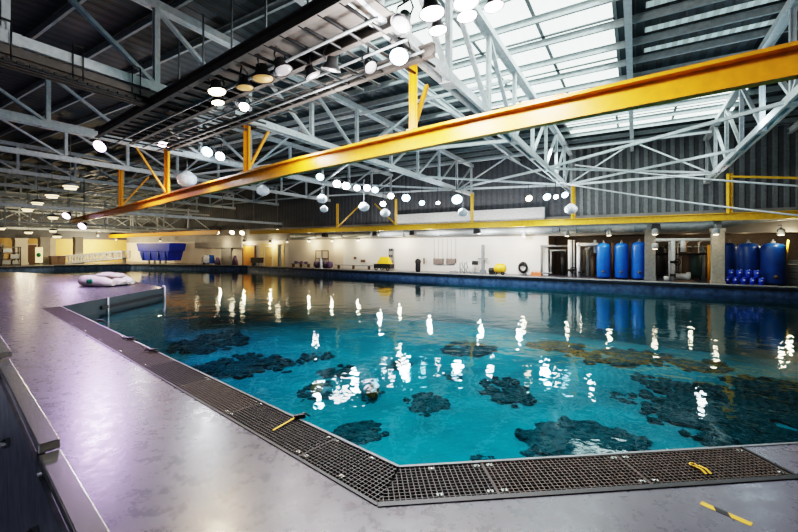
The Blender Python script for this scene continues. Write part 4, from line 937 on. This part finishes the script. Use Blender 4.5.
# raft
p = V3((-17.75, 23.6, 0)); t = thing('inflatable_raft', 'deflated off white inflatable raft lying on the dock corner', 'raft', p, -.25)
mb = MB(); pts = []
for i in range(15):
    f = i/14; a = PI*.5 + PI*f
    pts.append((-.2+math.cos(a)*.95 if 0 < i < 14 else 0, math.sin(a)*.62, .2))
ring = [(1.35, .62, .2), (.7, .68, .28)] + [(-.55+math.cos(PI*.5+PI*i/12)*.75, .66*math.sin(PI*.5+PI*i/12), .30) for i in range(13)] + [(.7, -.68, .28), (1.35, -.6, .2)]
mb.tube(ring, .2, 12, radii=[.14]+[.30]*(len(ring)-2)+[.14]); mb.build('tube', 'raft', t)
mb = MB(); mb.box((.2, 0, .13), (2.2, 1.1, .1)); mb.build('raft_floor', 'greywall', t)
mb = MB(); mb.blob((1.05, 0, .26), .42, 3, .25, 1.2, .5, 5); mb.blob((-.3, .35, .62), .55, 3, .2, 1.2, .3, 8); mb.blob((.45, .4, .6), .45, 3, .2, 1.2, .3, 9); mb.build('cover_fold', 'raft', t)
mb = MB(); mb.lathe([(.13, 0), (.13, .02), (0, .025)], (-.05, -.99, .32), 12, (0, -1, 0)); mb.lathe([(.13, 0), (.13, .02), (0, .025)], (.14, -.99, .34), 12, (0, -1, 0)); mb.build('green_patch', 'green', t)
# ---------------------------------------------------------------- far left end wall
def LW(x, y, uw=-77.8):                  # point of the left end wall
    a = (x-399)/F; Y = uw/(CU*a - SU); return V3((a*Y, Y, EYE-(y-HZ)*Y/F))
RL = TH + PI/2
for k, (x0, x1, m) in enumerate(((27, 37, 'brown'), (1, 4, 'greywall'))):
    a, b = LW(x0, 262), LW(x1, 262); mb = MB(); w = (b-a).length; q = (a+b)/2; q.z = 0
    t = thing('door_%d' % (4+k), 'x', 'd', q, RL); del t['label']; del t['category']; t['kind'] = 'structure'
    mb.box((0, 0, 1.4), (w*.9, .1, 2.8)); mb.build('door_leaf', m, t); mb = MB()
    for sx in (-.5, .5): mb.box((sx*w, 0, 1.4), (.15, .2, 2.9))
    mb.box((0, 0, 2.9), (w+.1, .2, .15)); mb.build('door_frame', 'cream', t)
for k, (x, w, h, m) in enumerate(((20, 1.3, 3.6, 'cream'), (44, 1.1, 3.8, 'greywall'), (50, 1.0, 3.8, 'cream'), (78, 1.0, 3.9, 'greywall'))):
    q = LW(x, 262, -74); q.z = 0; mb = MB(); mb.box((0, 0, h/2), (w, w, h)); mb.box((0, 0, .15), (w+.15, w+.15, .3)); mb.box((0, 0, h), (w+.15, w+.15, .25)); struct(mb.build('trim_%d' % (20+k), m, loc=q, rz=RZ))
q = LW(10, 262, -70); q.z = 0; t = thing('service_robot', 'dark upright equipment rack with shelves near the far left doors', 'rack', q, RL); t.name = 'equipment_rack'
mb = MB()
for sx in (-.9, .9):
    for sy in (-.4, .4): mb.bar((sx, sy, 0), (sx, sy, 2.5), .12)
for z in (.15, .9, 1.7, 2.45): mb.box((0, 0, z), (1.9, .9, .1))
mb.build('rack_frame', 'black', t)
for x, z, w, h in ((-.4, .2, .8, .6), (.4, .95, .9, .55), (-.3, 1.75, .9, .5), (.45, .2, .6, .5)): mb = MB(); mb.box((x, 0, z+h/2), (w, .7, h), taper=.92); mb.build('stored_unit', 'steel_dark', t)
q = LW(39, 255, -73); mb = MB(); mb.box((0, 0, 0), (.9, .15, 2.2)); mb.box((0, .1, 0), (.5, .1, 1.8)); t = tag(mb.build('lit_sign', lamp_mat('amber_sign', (1, .75, .3), .9), loc=q, rz=RZ+.6), 'upright amber lit panel with a green mark near far left pillars', 'sign')
mb = MB(); mb.lathe([(.32, 0), (.32, .03), (0, .03)], (0.05, -.1, .0), 12, (0, -1, 0)); mb.build('green_mark', 'green', t)
for i, x in enumerate((54, 60.5)):
    q = LW(x, 262, -72); q.z = 0; t = thing('stacked_bin', ['brown bin on the far left deck, nearer the pillar', 'brown bin on the far left deck, nearer the gangway'][i], 'bin', q, RZ)
    mb = MB(); mb.box((0, 0, .55), (.9, .8, 1.1), taper=1.15); mb.build('bin_body', 'brown', t); mb = MB(); mb.box((0, 0, 1.14), (1.12, 1.0, .09)); mb.build('lid', 'purple', t)
# ---------------------------------------------------------------- light
sc = bpy.context.scene
w = bpy.data.worlds.new('hall_world'); sc.world = w; w.use_nodes = True
w.node_tree.nodes['Background'].inputs[0].default_value = (.55, .62, .75, 1); w.node_tree.nodes['Background'].inputs[1].default_value = .25
white = (1, .96, .95); blue = (.80, .91, 1); pink = (1, .86, .95); violet = (.72, .50, 1); warm = (1, .80, .52)
# catwalk floods and truss lamps; points added for trusses and beams follow
def down(p, e, col, size=.25, ang=150): return add_light('SPOT', p, e, col, size, Vector(p)+Vector((0, -.15, -1)), ang, .5)
down(D(470, 30, 6.5), 700, pink, .2, 165)
down(D(399, 66, 7.7), 700, blue, .2, 165)
down(D(217, 116, 10.6), 500, warm, .2, 160)
down(D(300, 88, 9.0), 350, white, .2, 160)
down(D(99.5, 150, 19.7), 3600, violet, .35)
down(D(212, 160, 20.6), 1300, blue, .3)
down(D(320, 184, 26.6), 700, blue)
down(D(355, 195, 27.6), 1200, white)
down(D(405, 205, 28.4), 800, blue)
down(D(457, 206, 28.4), 1200, blue)
down(D(545, 204, 27.5), 900, blue)
down(D(72, 229, 29.6), 1500, violet, .3)
for x, y, Y in ((60, 190, 26), (36, 206, 35)): down(D(x, y+8, Y), 350, warm)
add_light('POINT', D(760, 120, 14.5), 160, (.7, .9, 1), .3)  # added bluish point to brighten the right truss, no lamp there
add_light('POINT', D(330, 110, 10.2), 160, white, .2)
add_light('POINT', D(480, 36, 6.5), 560, white, .2)
add_light('POINT', D(392, 70, 7.4), 520, white, .2)
for x, y, Y in ((220, 160, 21), (355, 196, 27.5), (457, 207, 28.3), (545, 205, 27.4)): add_light('POINT', D(x, y, Y), 210, blue, .25)
for x, y, Y, e in ((205, 172, 16.2, 170), (140, 192, 23.5, 260), (290, 150, 11.6, 120)): add_light('POINT', D(x, y, Y), e, white, .2)  # added points that whiten the left part of the near beam
for x in (315, 400, 490, 590, 700): p = P(x, 225, 28.6); p.z = 5.6; add_light('POINT', p, 130 if x < 550 else 80, white, .2)  # added points in front of the far beam to brighten it
# downlight glow along the far wall; points added for recess and lit wall
for x, v, e in ((244, 33.7, 130), (270, 33.7, 190), (309, 33.5, 130), (332, 33.5, 130), (358, 33.5, 110), (400, 33.4, 90), (524, 33.2, 70), (567, 32.8, 40), (609, 31.8, 40), (716, 30.0, 22), (655, 30.6, 14), (781, 31.4, 50), (790, 34.3, 130), (690, 35.6, 30), (580, 36, 30), (745, 36, 25), (105, 33.2, 260), (220, 33, 120), (160, 32, 60)):
    p = P(x, 244, v); p.z = 2.85; add_light('POINT', p, e, warm, .1)
for x, v in ((430, 31.5), (480, 31.5), (520, 31.5), (380, 31.5)): p = P(x, 244, v); p.z = 3.4; add_light('POINT', p, 430, (1, .94, .89), .15)  # added points to brighten the white wall
p = LW(100, 245, -74); add_light('POINT', p, 2600, warm, .15)  # added point that brightens the tan end wall
p = LW(20, 245, -68); p.z = 3.2; add_light('POINT', p, 260, warm, .15)
for x, y, Y, e in ((95, 244, 54, 1600), (30, 240, 47, 250), (160, 238, 52, 300)): add_light('POINT', D(x, y, Y), e, warm, .2)  # added warm points; the first brightens the gangway
# added spots without fixtures, pointing straight down to light the pool floor
for (x, y, e) in ((3.5, 11, 1700), (8.5, 14.5, 1000), (0, 15, 1500), (5, 21, 1200), (14, 19, 600), (9, 23.5, 900), (-3, 27, 900), (-10, 27, 500), (10, 25, 500), (-22, 42, 900)):
    add_light('SPOT', (x, y, 8.6), e, (.85, .97, 1), .25, (x, y, 0), 95, .9)
# daylight through the skylights
o = add_light('AREA', H(-5.5, 15.5, 10.1), 900, (.86, 1, .96), 9); o.data.shape = 'RECTANGLE'; o.data.size = 9; o.data.size_y = 12; o.rotation_euler = (0, 0, RZ)
o = add_light('AREA', H(.5, 27.4, 10.1), 300, (.86, 1, .96), 8); o.data.shape = 'RECTANGLE'; o.data.size = 8; o.data.size_y = 4; o.rotation_euler = (0, 0, RZ)
sc.view_settings.view_transform = 'Filmic'; sc.view_settings.look = 'High Contrast'; sc.view_settings.exposure = 0.05
sc.cycles.sample_clamp_indirect = 4.0; sc.cycles.max_bounces = 6; sc.cycles.transparent_max_bounces = 8; sc.cycles.caustics_reflective = False; sc.cycles.caustics_refractive = False
try: sc.cycles.use_denoising = True
except Exception: pass
